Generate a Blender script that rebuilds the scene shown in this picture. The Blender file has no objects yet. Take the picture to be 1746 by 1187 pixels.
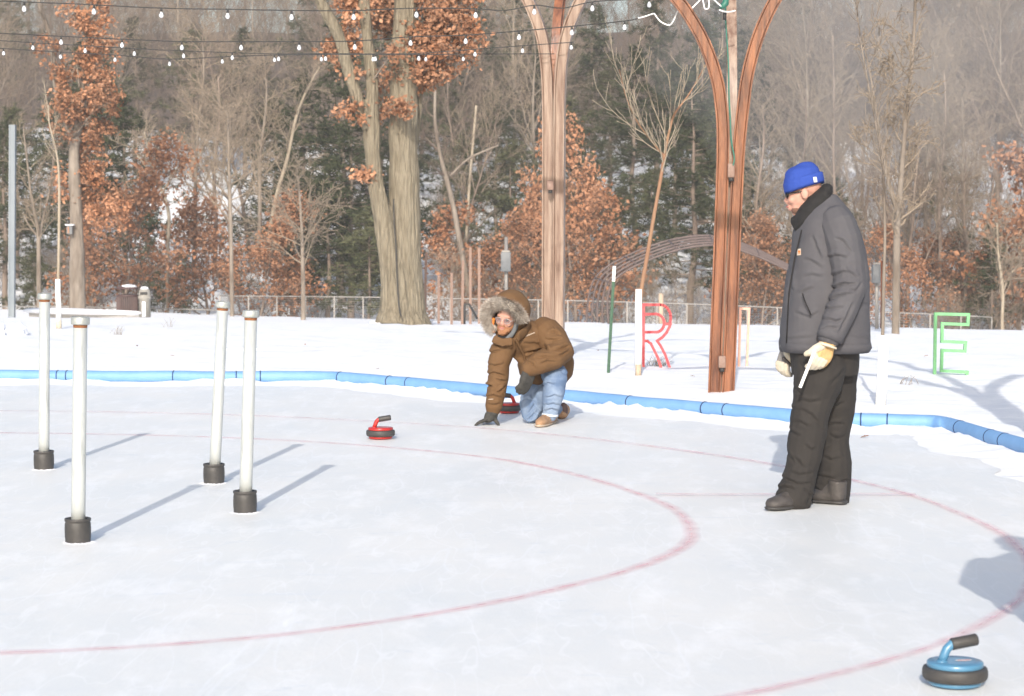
import bpy, bmesh, math, random
import numpy as np
from mathutils import Vector, Matrix, noise
R = math.radians
scene = bpy.context.scene
COL = scene.collection

# ------------------------------------------------------------------ camera
F, CX, CY, HOR, CAMH = 3700.0, 873.0, 593.5, 375.0, 1.556
TILT = math.atan((CY - HOR) / F)
CAM = Vector((0, 0, CAMH))
cam_d = bpy.data.cameras.new('camera'); cam = bpy.data.objects.new('camera', cam_d); COL.objects.link(cam)
cam_d.sensor_width = 36; cam_d.lens = F / 1746 * 36; cam_d.clip_end = 3000; cam_d.clip_start = .1
cam.location = CAM; cam.rotation_euler = (math.pi / 2 - TILT, 0, 0)
cam_d.dof.use_dof = True; cam_d.dof.focus_distance = 14.5; cam_d.dof.aperture_fstop = 7.0
scene.camera = cam

def ray(px, py):
    a = (px - CX) / F; b = -(py - CY) / F
    return Vector((a, math.cos(TILT) + b * math.sin(TILT), -math.sin(TILT) + b * math.cos(TILT)))
def D(px, py, Y):                      # point seen at that place, Y metres away
    d = ray(px, py); return CAM + d * (Y / d.y)
def G(px, py, z=0.0):                  # point of the level plane z
    d = ray(px, py); return CAM + d * ((z - CAMH) / d.z)

# ------------------------------------------------------------------ terrain height
def lerp_tab(t, v):
    if v <= t[0][0]: return t[0][1]
    for (a, b), (c, d) in zip(t, t[1:]):
        if v <= c:
            k = (v - a) / (c - a); k = k * k * (3 - 2 * k) * .35 + k * .65
            return b + (d - b) * k
    return t[-1][1]
LEFT = [(0, 0), (24, 0), (35, -.17), (50, -.74), (62, -1.24), (80, -2.03), (90, -2.12), (96, -2.7), (101, -3.0), (108, -4.6), (125, -2.2), (160, 4.4), (200, 11.5), (250, 20), (300, 27), (420, 34), (2000, 34)]
RIGHT = [(0, 0), (22, 0), (35, -.42), (50, -1.15), (62, -1.6), (80, -2.65), (90, -3.3), (96, -3.7), (101, -3.9), (108, -5.2), (125, -3.0), (160, 3.6), (200, 11.0), (250, 20), (300, 27), (420, 34), (2000, 34)]
def zt(x, y):
    a = max(-.32, min(.32, x / max(y, 20)))
    k = (a + .236) / .472
    z = lerp_tab(LEFT, y) * (1 - k) + lerp_tab(RIGHT, y) * k
    if y > 22:
        w = min(1, (y - 22) / 15)
        z += w * .10 * noise.noise(Vector((x * .16, y * .10, 3)))
    if y > 105:
        w = min(1, (y - 105) / 40)
        z += w * 1.6 * noise.noise(Vector((x * .035, y * .03, 7)))
    return z
def P(px, py, y0=15, y1=330):          # first point of the terrain seen at px,py
    d = ray(px, py); Y = y0
    while Y < y1:
        p = CAM + d * (Y / d.y)
        if p.z <= zt(p.x, p.y): return p
        Y += .1 if Y < 60 else .4
    p = CAM + d * (y1 / d.y); p.z = zt(p.x, p.y); return p
def gx(px, Y):                         # ground point in the picture's column px at distance Y
    p = D(px, 540, Y); p.z = zt(p.x, p.y); return p

# ------------------------------------------------------------------ materials
def mat(name, col, rough=.6, var=None, scale=6, bump=0, bscale=None, metal=0, stretch=(1, 1, 1), coat=0, detail=5, thr=(.35, .65), spec=.5, bdist=.01, rnd=0, coord='Object', trans=0):
    m = bpy.data.materials.new(name); m.use_nodes = True
    nt = m.node_tree; b = nt.nodes['Principled BSDF']
    b.inputs['Base Color'].default_value = (*col, 1); b.inputs['Roughness'].default_value = rough
    b.inputs['Metallic'].default_value = metal; b.inputs['Specular IOR Level'].default_value = spec
    if coat: b.inputs['Coat Weight'].default_value = coat
    tc = nt.nodes.new('ShaderNodeTexCoord'); mp = nt.nodes.new('ShaderNodeMapping'); mp.inputs['Scale'].default_value = stretch
    nt.links.new(tc.outputs[coord], mp.inputs['Vector'])
    out = None
    if var:
        n = nt.nodes.new('ShaderNodeTexNoise'); n.inputs['Scale'].default_value = scale; n.inputs['Detail'].default_value = detail; n.inputs['Roughness'].default_value = .65
        nt.links.new(mp.outputs['Vector'], n.inputs['Vector'])
        r = nt.nodes.new('ShaderNodeValToRGB'); e = r.color_ramp
        e.elements[0].position = thr[0]; e.elements[0].color = (*col, 1)
        e.elements[1].position = thr[1]; e.elements[1].color = (*var, 1)
        nt.links.new(n.outputs['Fac'], r.inputs['Fac']); out = r.outputs['Color']
    if rnd:
        oi = nt.nodes.new('ShaderNodeObjectInfo'); ge = nt.nodes.new('ShaderNodeNewGeometry')
        mul = nt.nodes.new('ShaderNodeMath'); mul.operation = 'ADD'
        nt.links.new(oi.outputs['Random'], mul.inputs[0]); nt.links.new(ge.outputs['Random Per Island'], mul.inputs[1])
        mr = nt.nodes.new('ShaderNodeMapRange'); mr.inputs['From Max'].default_value = 2; mr.inputs['To Min'].default_value = 1 - rnd; mr.inputs['To Max'].default_value = 1 + rnd
        nt.links.new(mul.outputs[0], mr.inputs['Value'])
        hs = nt.nodes.new('ShaderNodeHueSaturation')
        if out is None: hs.inputs['Color'].default_value = (*col, 1)
        else: nt.links.new(out, hs.inputs['Color'])
        nt.links.new(mr.outputs['Result'], hs.inputs['Value']); out = hs.outputs['Color']
    if out is not None: nt.links.new(out, b.inputs['Base Color'])
    if bump:
        n2 = nt.nodes.new('ShaderNodeTexNoise'); n2.inputs['Scale'].default_value = bscale or scale * 3; n2.inputs['Detail'].default_value = 6
        nt.links.new(mp.outputs['Vector'], n2.inputs['Vector'])
        bp = nt.nodes.new('ShaderNodeBump'); bp.inputs['Strength'].default_value = bump; bp.inputs['Distance'].default_value = bdist
        nt.links.new(n2.outputs['Fac'], bp.inputs['Height']); nt.links.new(bp.outputs['Normal'], b.inputs['Normal'])
    if trans: b.inputs['Transmission Weight'].default_value = trans
    return m

M = {}
M['snow'] = mat('snow', (.865, .87, .875), .75, (.91, .91, .90), 1.2, .6, 3.0, stretch=(.35, 1.4, 1), spec=.25, bdist=.05)
def litter(m):
    nt = m.node_tree; b = nt.nodes['Principled BSDF']; src = b.inputs['Base Color'].links[0].from_socket
    tc = nt.nodes.new('ShaderNodeTexCoord'); sp = nt.nodes.new('ShaderNodeSeparateXYZ'); nt.links.new(tc.outputs['Object'], sp.inputs[0])
    g = nt.nodes.new('ShaderNodeMapRange'); g.inputs['From Min'].default_value = 166; g.inputs['From Max'].default_value = 200; nt.links.new(sp.outputs['Y'], g.inputs['Value'])
    n = nt.nodes.new('ShaderNodeTexNoise'); n.inputs['Scale'].default_value = .30; n.inputs['Detail'].default_value = 9; n.inputs['Roughness'].default_value = .75; nt.links.new(tc.outputs['Object'], n.inputs['Vector'])
    a = nt.nodes.new('ShaderNodeMath'); a.operation = 'ADD'; nt.links.new(g.outputs['Result'], a.inputs[0]); nt.links.new(n.outputs['Fac'], a.inputs[1])
    r = nt.nodes.new('ShaderNodeMapRange'); r.inputs['From Min'].default_value = .92; r.inputs['From Max'].default_value = 1.12; nt.links.new(a.outputs[0], r.inputs['Value'])
    mx = nt.nodes.new('ShaderNodeMix'); mx.data_type = 'RGBA'; nt.links.new(r.outputs['Result'], mx.inputs['Factor']); nt.links.new(src, mx.inputs[6]); mx.inputs[7].default_value = (.15, .115, .095, 1)
    nt.links.new(mx.outputs[2], b.inputs['Base Color'])
litter(M['snow'])
M['snow_lump'] = mat('snow_lump', (.87, .88, .91), .8, bump=.6, bscale=14, spec=.2, bdist=.03)
M['galv'] = mat('galvanised', (.30, .315, .30), .42, (.55, .575, .56), 34, .2, 80, metal=.3, stretch=(1, 1, .09), thr=(.26, .46), detail=9)
M['galv_cap'] = mat('cast_zinc', (.36, .38, .36), .5, (.50, .52, .50), 30, .25, 90, metal=.5)
M['rust'] = mat('rust', (.30, .11, .04), .8, (.20, .08, .03), 30)
M['rubber'] = mat('rubber', (.040, .038, .036), .55, (.055, .052, .05), 18, .15, 60)
M['corten'] = mat('corten_brown', (.080, .029, .018), .30, (.29, .115, .055), 5.5, .35, 30, stretch=(3.6, 3.6, .30), thr=(.36, .64), detail=8, spec=.5)
M['corten_pale'] = mat('weathered_brown', (.15, .085, .058), .42, (.33, .245, .19), 6.0, .3, 28, stretch=(3.0, 3.0, .2), thr=(.36, .62), detail=8)
M['bark'] = mat('oak_bark', (.155, .130, .092), .95, (.30, .262, .195), 6.5, 1.0, 9, stretch=(2.4, 2.4, .22), bdist=.10, detail=8, spec=.1)
M['bark_grey'] = mat('grey_bark', (.16, .13, .105), .95, (.29, .25, .21), 2.0, .6, 9, stretch=(1.5, 1.5, .4), bdist=.03, rnd=.12, spec=.1)
M['bark_far'] = mat('far_bark', (.17, .13, .108), .95, (.28, .225, .185), 1.2, stretch=(1, 1, .3), rnd=.25, spec=.1)
M['bark_pale'] = mat('pale_bark', (.29, .24, .18), .9, (.38, .33, .26), 4, .3, 30, stretch=(1, 1, .4), spec=.1)
M['bark_red'] = mat('red_bark', (.27, .15, .095), .8, (.30, .19, .12), 9, .3, 40, stretch=(1, 1, .4), spec=.2)
M['twig'] = mat('twigs', (.18, .14, .115), .95, rnd=.3, spec=.1)
M['twig_pale'] = mat('pale_twigs', (.29, .235, .18), .95, rnd=.2, spec=.1)
M['oak_leaf'] = mat('rust_leaves', (.29, .125, .060), .75, (.42, .235, .145), .9, rnd=.5, spec=.25)
M['oak_leaf2'] = mat('brown_leaves', (.28, .135, .075), .8, (.38, .22, .14), .9, rnd=.5, spec=.2)
M['needle'] = mat('needles', (.030, .038, .020), .8, (.066, .076, .038), .7, rnd=.35, spec=.2)
M['needle_lt'] = mat('olive_needles', (.055, .062, .032), .8, (.105, .108, .058), .7, rnd=.35, spec=.2)
M['wire'] = mat('black_wire', (.03, .03, .03), .6)
M['red'] = mat('red_paint', (.46, .025, .02), .32, (.38, .02, .018), 12, coat=.2)
M['redlet'] = mat('red_letter_paint', (.52, .045, .06), .5, (.60, .10, .10), 20)
M['bluep'] = mat('blue_paint', (.085, .225, .36), .3, (.07, .20, .33), 9, coat=.25)
M['pinkp'] = mat('salmon_paint', (.66, .34, .25), .6, (.70, .42, .32), 20)
M['greenp'] = mat('light_green_paint', (.15, .42, .18), .55, (.19, .47, .22), 20)
M['tgreen'] = mat('dark_green_paint', (.035, .10, .06), .6, (.06, .13, .08), 20)
M['white'] = mat('white_plastic', (.80, .80, .78), .5, (.74, .74, .71), 12)
M['whitecord'] = mat('white_cord', (.8, .8, .78), .5)
M['greencord'] = mat('green_cord', (.03, .15, .11), .5)
M['boxgrey'] = mat('grey_box', (.13, .14, .15), .5, (.16, .17, .18), 10)
M['boxbrown'] = mat('brown_box', (.20, .12, .09), .6, (.28, .19, .15), 25)
M['steelgrey'] = mat('blue_grey_steel', (.17, .20, .225), .55, (.22, .25, .275), 3, stretch=(1, 1, .3))
M['rail'] = mat('rail_steel', (.27, .255, .235), .5, (.33, .31, .29), 6, metal=.3)
M['dkbrown'] = mat('dark_brown_steel', (.075, .042, .040), .5, (.10, .06, .055), 8)
M['stonebin'] = mat('pebbled_concrete', (.26, .25, .22), .85, (.36, .34, .31), 30, .4, 60)
M['concrete'] = mat('concrete', (.34, .32, .30), .9, (.42, .40, .38), 6, .3, 30)
M['archsteel'] = mat('trellis_steel', (.10, .072, .066), .6, (.135, .10, .092), 3)
M['foam'] = mat('blue_foam', (.15, .31, .56), .6, (.18, .35, .61), 3.5, .3, 30, thr=(.4, .62), bdist=.004)
M['band'] = mat('navy_band', (.012, .04, .12), .6)
M['wood'] = mat('pale_wood', (.50, .40, .30), .8, (.42, .32, .23), 20, stretch=(1, 1, .2))
M['skin'] = mat('skin', (.46, .235, .175), .5, (.50, .28, .215), 22, .08, 120)
M['beard'] = mat('ginger_beard', (.26, .115, .055), .9, (.36, .18, .09), 60, .6, 160)
M['stubble'] = mat('dark_stubble', (.16, .085, .06), .9)
M['brownj'] = mat('brown_canvas', (.122, .066, .030), .85, (.142, .080, .038), 5, .22, 160, bdist=.002, spec=.25)
M['lining'] = mat('dark_brown_lining', (.09, .045, .03), .9)
M['orange'] = mat('orange_lining', (.62, .20, .03), .8)
M['fur'] = mat('fur', (.40, .34, .29), .9, (.74, .68, .61), 12, rnd=.5, spec=.15)
M['greyj'] = mat('charcoal_grey_nylon', (.070, .068, .076), .85, (.084, .082, .090), 5, .25, 120, bdist=.002, spec=.4)
M['blackcl'] = mat('black_fleece', (.010, .0095, .010), .9, (.016, .015, .0155), 30, .3, 120, bdist=.003)
M['bpants'] = mat('black_snow_pants', (.021, .0185, .017), .85, (.028, .0245, .022), 6, .3, 60, bdist=.003, spec=.45)
M['beanie'] = mat('royal_blue_knit', (.027, .060, .285), .85, (.033, .072, .33), 9, .5, 60, stretch=(1, 1, .12), bdist=.005, spec=.2)
M['denim'] = mat('faded_denim', (.115, .175, .29), .85, (.26, .33, .44), 4.2, .3, 200, bdist=.002, thr=(.38, .66), spec=.2)
M['denim_hem'] = mat('frayed_hem', (.55, .60, .66), .9)
M['boot'] = mat('tan_boot_leather', (.30, .17, .09), .7, (.40, .25, .15), 14, .3, 60, bdist=.004)
M['bootdk'] = mat('black_boot', (.045, .04, .037), .6, (.07, .062, .058), 20, .3, 60)
M['sole'] = mat('pale_sole', (.42, .33, .25), .8)
M['glove'] = mat('dark_knit_glove', (.035, .034, .032), .95, (.055, .053, .048), 40, .4, 200, bdist=.003)
M['gtan'] = mat('tan_glove_leather', (.48, .30, .115), .75, (.54, .35, .16), 16, .3, 60, bdist=.003)
M['gcream'] = mat('cream_glove_canvas', (.52, .46, .35), .85, (.60, .54, .44), 20, .3, 80)
M['ggrey'] = mat('grey_glove_leather', (.20, .19, .18), .8)
M['lens'] = mat('dark_lens', (.01, .01, .012), .08)
M['clens'] = mat('clear_lens', (.75, .65, .65), .05, trans=.9)
M['frame'] = mat('silver_frame', (.55, .5, .5), .3, metal=.7)
M['eye'] = mat('eye', (.05, .04, .035), .2)
M['patch'] = mat('cream_patch', (.62, .52, .42), .7)
M['patcho'] = mat('orange_mark', (.70, .22, .04), .7)
M['glass'] = mat('bulb_glass', (.88, .90, .92), .12, trans=.35)
M['filament'] = mat('white_filament', (.85, .85, .82), .4)
M['scarfgrey'] = mat('grey_scarf', (.13, .14, .15), .95)

# ice ---------------------------------------------------------------
def ice_material():
    m = bpy.data.materials.new('ice'); m.use_nodes = True; nt = m.node_tree; b = nt.nodes['Principled BSDF']
    tc = nt.nodes.new('ShaderNodeTexCoord')
    def noise_(scale, st, det=5):
        mp = nt.nodes.new('ShaderNodeMapping'); mp.inputs['Scale'].default_value = st
        nt.links.new(tc.outputs['Object'], mp.inputs['Vector'])
        n = nt.nodes.new('ShaderNodeTexNoise'); n.inputs['Scale'].default_value = scale; n.inputs['Detail'].default_value = det; n.inputs['Roughness'].default_value = .7
        nt.links.new(mp.outputs['Vector'], n.inputs['Vector']); return n
    n1 = noise_(1.1, (1, .6, 1)); r1 = nt.nodes.new('ShaderNodeValToRGB')
    r1.color_ramp.elements[0].position = .34; r1.color_ramp.elements[0].color = (.725, .738, .728, 1)
    r1.color_ramp.elements[1].position = .62; r1.color_ramp.elements[1].color = (.785, .778, .75, 1)
    nt.links.new(n1.outputs['Fac'], r1.inputs['Fac'])
    n2 = noise_(4.2, (1, .38, 1), 13); r2 = nt.nodes.new('ShaderNodeValToRGB')     # frosty scuffs
    r2.color_ramp.elements[0].position = .50; r2.color_ramp.elements[0].color = (0, 0, 0, 1)
    r2.color_ramp.elements[1].position = .80; r2.color_ramp.elements[1].color = (1, 1, 1, 1)
    nt.links.new(n2.outputs['Fac'], r2.inputs['Fac'])
    mx = nt.nodes.new('ShaderNodeMix'); mx.data_type = 'RGBA'
    nt.links.new(r2.outputs['Color'], mx.inputs['Factor']); nt.links.new(r1.outputs['Color'], mx.inputs[6]); mx.inputs[7].default_value = (.90, .90, .895, 1)
    n4 = noise_(2.2, (.35, 1.6, 1), 6); r4 = nt.nodes.new('ShaderNodeValToRGB')   # darker wet streaks
    r4.color_ramp.elements[0].position = .60; r4.color_ramp.elements[0].color = (0, 0, 0, 1)
    r4.color_ramp.elements[1].position = .80; r4.color_ramp.elements[1].color = (.55, .55, .55, 1)
    nt.links.new(n4.outputs['Fac'], r4.inputs['Fac'])
    mx2 = nt.nodes.new('ShaderNodeMix'); mx2.data_type = 'RGBA'
    nt.links.new(r4.outputs['Color'], mx2.inputs['Factor']); nt.links.new(mx.outputs[2], mx2.inputs[6]); mx2.inputs[7].default_value = (.66, .70, .74, 1)
    last = mx2.outputs[2]
    for sc_s, st_s, wd_s, col_s in ((1.6, (1, .16, 1), .004, (.86, .87, .88, 1)), (2.6, (.14, 1, 1), .0035, (.62, .66, .70, 1)), (4.0, (.8, .14, 1), .006, (.90, .90, .90, 1))):
        ns = noise_(sc_s, st_s, 2); df = nt.nodes.new('ShaderNodeMath'); df.operation = 'SUBTRACT'; df.inputs[1].default_value = .5; nt.links.new(ns.outputs['Fac'], df.inputs[0])
        ab = nt.nodes.new('ShaderNodeMath'); ab.operation = 'ABSOLUTE'; nt.links.new(df.outputs[0], ab.inputs[0])
        mrs = nt.nodes.new('ShaderNodeMapRange'); mrs.inputs['From Min'].default_value = 0; mrs.inputs['From Max'].default_value = wd_s; mrs.inputs['To Min'].default_value = .8; mrs.inputs['To Max'].default_value = 0; nt.links.new(ab.outputs[0], mrs.inputs['Value'])
        mm = nt.nodes.new('ShaderNodeMath'); mm.operation = 'MULTIPLY'; nt.links.new(mrs.outputs['Result'], mm.inputs[0]); nt.links.new(n2.outputs['Fac'], mm.inputs[1])
        m3 = nt.nodes.new('ShaderNodeMix'); m3.data_type = 'RGBA'; nt.links.new(mm.outputs[0], m3.inputs['Factor']); nt.links.new(last, m3.inputs[6]); m3.inputs[7].default_value = col_s; last = m3.outputs[2]
    nt.links.new(last, b.inputs['Base Color'])
    rr = nt.nodes.new('ShaderNodeMapRange'); rr.inputs['To Min'].default_value = .34; rr.inputs['To Max'].default_value = .62
    nt.links.new(n1.outputs['Fac'], rr.inputs['Value']); nt.links.new(rr.outputs['Result'], b.inputs['Roughness'])
    b.inputs['Specular IOR Level'].default_value = .35
    n3 = noise_(22, (1, .6, 1), 7); bp = nt.nodes.new('ShaderNodeBump'); bp.inputs['Strength'].default_value = .35; bp.inputs['Distance'].default_value = .008
    nt.links.new(n3.outputs['Fac'], bp.inputs['Height']); nt.links.new(bp.outputs['Normal'], b.inputs['Normal'])
    return m
M['ice'] = ice_material()
def line_material():                    # thin red paint frozen into the ice, ragged soft edges
    m = bpy.data.materials.new('red_line_paint'); m.use_nodes = True; nt = m.node_tree; b = nt.nodes['Principled BSDF']
    b.inputs['Base Color'].default_value = (.84, .43, .46, 1); b.inputs['Roughness'].default_value = .5
    uv = nt.nodes.new('ShaderNodeUVMap'); sp = nt.nodes.new('ShaderNodeSeparateXYZ'); nt.links.new(uv.outputs['UV'], sp.inputs[0])
    mt = nt.nodes.new('ShaderNodeMath'); mt.operation = 'PINGPONG'; mt.inputs[1].default_value = .5; nt.links.new(sp.outputs['X'], mt.inputs[0])
    tc = nt.nodes.new('ShaderNodeTexCoord'); n = nt.nodes.new('ShaderNodeTexNoise'); n.inputs['Scale'].default_value = 7; n.inputs['Detail'].default_value = 7
    nt.links.new(tc.outputs['Object'], n.inputs['Vector'])
    a = nt.nodes.new('ShaderNodeMath'); a.operation = 'MULTIPLY'; nt.links.new(mt.outputs[0], a.inputs[0]); nt.links.new(n.outputs['Fac'], a.inputs[1])
    mr = nt.nodes.new('ShaderNodeMapRange'); mr.inputs['From Min'].default_value = .02; mr.inputs['From Max'].default_value = .30; mr.inputs['To Max'].default_value = .42
    nt.links.new(a.outputs[0], mr.inputs['Value']); nt.links.new(mr.outputs['Result'], b.inputs['Alpha'])
    return m
M['line'] = line_material()

# ------------------------------------------------------------------ objects
def tag(o, label=None, cat=None, group=None, kind=None):
    if label: o['label'] = label
    if cat: o['category'] = cat
    if group: o['group'] = group
    if kind: o['kind'] = kind
    return o
def empty(name, loc, label, cat, group=None):
    o = bpy.data.objects.new(name, None); o.empty_display_size = .1; COL.objects.link(o); o.location = loc
    return tag(o, label, cat, group)
class MB:
    def __init__(s): s.v = []; s.f = []; s.uv = None
    def add(s, v, f):
        k = len(s.v); s.v += [tuple(p) for p in v]; s.f += [tuple(i + k for i in q) for q in f]; return s
    def mesh(s, name, m, smooth=True):
        me = bpy.data.meshes.new(name); me.from_pydata(s.v, [], s.f); me.update()
        if m: me.materials.append(m)
        if smooth: me.shade_smooth()
        return me
    def build(s, name, m, parent=None, smooth=True, origin=None):
        off = parent_loc(parent) if parent else (Vector(origin) if origin is not None else Vector((0, 0, 0)))
        s.v = [(p[0] - off.x, p[1] - off.y, p[2] - off.z) for p in s.v]
        o = bpy.data.objects.new(name, s.mesh(name, m, smooth)); COL.objects.link(o)
        if parent: o.parent = parent
        elif origin is not None: o.location = off
        return o
def parent_loc(o):
    l = Vector((0, 0, 0))
    while o: l += o.location; o = o.parent
    return l
def frames(pts):
    T = []
    for i in range(len(pts)):
        a = pts[max(0, i - 1)]; b = pts[min(len(pts) - 1, i + 1)]; t = (b - a)
        T.append(t.normalized() if t.length > 1e-9 else Vector((0, 0, 1)))
    ref = Vector((1, 0, 0)) if abs(T[0].x) < .8 else Vector((0, 1, 0))
    n = (ref - T[0] * ref.dot(T[0])).normalized(); out = []
    for t in T:
        n = (n - t * n.dot(t)); n = n.normalized() if n.length > 1e-6 else t.orthogonal().normalized()
        out.append((t, n, t.cross(n)))
    return out
def tube(pts, rad, n=8, cap=True, dome=False):
    pts = [Vector(p) for p in pts]
    if not isinstance(rad, (list, tuple)): rad = [rad] * len(pts)
    if dome:                            # rounded ends
        P0, P1 = pts[0], pts[-1]; t0 = (pts[0] - pts[1]).normalized(); t1 = (pts[-1] - pts[-2]).normalized()
        r0 = rad[0] if not isinstance(rad[0], tuple) else min(rad[0]); r1 = rad[-1] if not isinstance(rad[-1], tuple) else min(rad[-1])
        def sc(r, k): return tuple(a * k for a in r) if isinstance(r, tuple) else r * k
        pts = [P0 + t0 * r0 * .95, P0 + t0 * r0 * .7] + pts + [P1 + t1 * r1 * .7, P1 + t1 * r1 * .95]
        rad = [sc(rad[0], .3), sc(rad[0], .71)] + list(rad) + [sc(rad[-1], .71), sc(rad[-1], .3)]
    v = []; f = []
    for p, r, (t, a, b) in zip(pts, rad, frames(pts)):
        ra, rb = r if isinstance(r, tuple) else (r, r)
        for k in range(n):
            q = 2 * math.pi * k / n; v.append(p + a * (ra * math.cos(q)) + b * (rb * math.sin(q)))
    for i in range(len(pts) - 1):
        for k in range(n):
            k2 = (k + 1) % n; f.append((i * n + k, i * n + k2, (i + 1) * n + k2, (i + 1) * n + k))
    if cap:
        f.append(tuple(range(n))[::-1]); f.append(tuple(range((len(pts) - 1) * n, len(pts) * n)))
    return v, f
def rings(rs, n=28, p=2.4):             # horizontal super-ellipse sections: (cx, cy, z, hx, hy)
    v = []; f = []
    for (cx, cy, z, hx, hy) in rs:
        for k in range(n):
            q = 2 * math.pi * k / n; c, s = math.cos(q), math.sin(q)
            v.append(Vector((cx + hx * math.copysign(abs(c) ** (2 / p), c), cy + hy * math.copysign(abs(s) ** (2 / p), s), z)))
    for i in range(len(rs) - 1):
        for k in range(n):
            k2 = (k + 1) % n; f.append((i * n + k, i * n + k2, (i + 1) * n + k2, (i + 1) * n + k))
    f.append(tuple(range(n))[::-1]); f.append(tuple(range((len(rs) - 1) * n, len(rs) * n)))
    return v, f
def ball(c, r, rot=None, nu=20, nv=12):
    if not isinstance(r, (tuple, list)): r = (r, r, r)
    c = Vector(c); v = []; f = []
    for i in range(nv + 1):
        th = math.pi * i / nv
        for k in range(nu):
            ph = 2 * math.pi * k / nu
            p = Vector((r[0] * math.sin(th) * math.cos(ph), r[1] * math.sin(th) * math.sin(ph), r[2] * math.cos(th)))
            if rot is not None: p = rot @ p
            v.append(c + p)
    for i in range(nv):
        for k in range(nu):
            k2 = (k + 1) % nu; f.append((i * nu + k, (i + 1) * nu + k, (i + 1) * nu + k2, i * nu + k2))
    return v, f
def box(c, s, rot=None, bev=0):
    c = Vector(c); bm = bmesh.new(); bmesh.ops.create_cube(bm, size=1)
    for w in bm.verts: w.co = Vector((w.co.x * s[0], w.co.y * s[1], w.co.z * s[2]))
    if bev: bmesh.ops.bevel(bm, geom=bm.edges[:], offset=bev, segments=2, affect='EDGES', profile=.5)
    v = [c + (rot @ w.co if rot is not None else w.co) for w in bm.verts]; bm.verts.index_update()
    f = [tuple(w.index for w in q.verts) for q in bm.faces]; bm.free(); return v, f
def bar(a, b, w, d, up=Vector((0, 0, 1))):  # square bar from a to b, w across, d in depth (y)
    a = Vector(a); b = Vector(b); t = (b - a).normalized(); dp = Vector((0, 1, 0)); s = t.cross(dp).normalized(); dp = s.cross(t).normalized()
    v = [a + s * w / 2 * i + dp * d / 2 * j for i, j in ((-1, -1), (1, -1), (1, 1), (-1, 1))]
    v += [b + s * w / 2 * i + dp * d / 2 * j for i, j in ((-1, -1), (1, -1), (1, 1), (-1, 1))]
    return v, [(0, 1, 2, 3), (7, 6, 5, 4), (0, 4, 5, 1), (1, 5, 6, 2), (2, 6, 7, 3), (3, 7, 4, 0)]
def lathe(c, prof, n=48, axis=None):    # prof: (radius, height)
    c = Vector(c); q = Vector((0, 0, 1)).rotation_difference(axis) if axis is not None else None
    v = []; f = []
    for r, z in prof:
        for k in range(n):
            a = 2 * math.pi * k / n; p = Vector((r * math.cos(a), r * math.sin(a), z))
            v.append(c + (q @ p if q else p))
    for i in range(len(prof) - 1):
        for k in range(n):
            k2 = (k + 1) % n; f.append((i * n + k, i * n + k2, (i + 1) * n + k2, (i + 1) * n + k))
    f.append(tuple(range(n))[::-1]); f.append(tuple(range((len(prof) - 1) * n, len(prof) * n)))
    return v, f
def fuse(parts, voxel, smooth=6, fac=.5):
    mb = MB()
    for v, f in parts: mb.add(v, f)
    me = mb.mesh('tmp', None, False)
    bm = bmesh.new(); bm.from_mesh(me); bmesh.ops.recalc_face_normals(bm, faces=bm.faces); bm.to_mesh(me); bm.free()
    o = bpy.data.objects.new('tmp', me); COL.objects.link(o)
    r = o.modifiers.new('r', 'REMESH'); r.mode = 'VOXEL'; r.voxel_size = voxel
    if smooth:
        s = o.modifiers.new('s', 'SMOOTH'); s.iterations = smooth; s.factor = fac
    dg = bpy.context.evaluated_depsgraph_get(); dg.update()
    new = bpy.data.meshes.new_from_object(o.evaluated_get(dg))
    bpy.data.objects.remove(o); bpy.data.meshes.remove(me)
    return new
def put(me, name, m, parent, disp=None):
    if disp:
        me.update(); nn = [v.normal.copy() for v in me.vertices]
        for v, n_ in zip(me.vertices, nn): v.co = v.co + n_ * disp(v.co, n_)
    off = parent_loc(parent)
    for v in me.vertices: v.co -= off
    me.materials.clear(); me.materials.append(m); me.shade_smooth(); me.name = name
    o = bpy.data.objects.new(name, me); COL.objects.link(o); o.parent = parent
    return o
def children(o): return [c for c in COL.objects if c.parent == o]
def copy_tree(root, kids, loc, rz=0, sc=1, label=None, group=None):
    c = root.copy(); COL.objects.link(c); c.location = loc; c.rotation_euler = (0, 0, rz)
    c.scale = sc if isinstance(sc, tuple) else (sc, sc, sc)
    if label: c['label'] = label
    if group: c['group'] = group
    for k in kids:
        d = k.copy(); COL.objects.link(d); d.parent = c
    return c

# ------------------------------------------------------------------ world and sun
SUNDIR = Vector((.10, 1.0, -.485)).normalized()
w = bpy.data.worlds.new("World"); scene.world = w; w.use_nodes = True
sky = w.node_tree.nodes.new('ShaderNodeTexSky'); sky.sky_type = 'NISHITA'; sky.sun_disc = False
sky.sun_elevation = math.asin(-SUNDIR.z); sky.sun_rotation = math.atan2(-SUNDIR.x, -SUNDIR.y)
sky.air_density = 1.0; sky.dust_density = 2.8; sky.ozone_density = 1.0
bg = w.node_tree.nodes['Background']; bg.inputs['Strength'].default_value = .15
w.node_tree.links.new(sky.outputs['Color'], bg.inputs['Color'])
ld = bpy.data.lights.new('sun', 'SUN'); ld.energy = 3.0; ld.angle = R(.55); ld.color = (1, .945, .87)
lo = bpy.data.objects.new('sun', ld); COL.objects.link(lo); lo.rotation_euler = SUNDIR.to_track_quat('-Z', 'Y').to_euler(); lo.location = (-5, -30, 20)
scene.view_settings.view_transform = 'Standard'; scene.view_settings.look = 'None'; scene.view_settings.exposure = .54; scene.view_settings.gamma = 1

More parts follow.
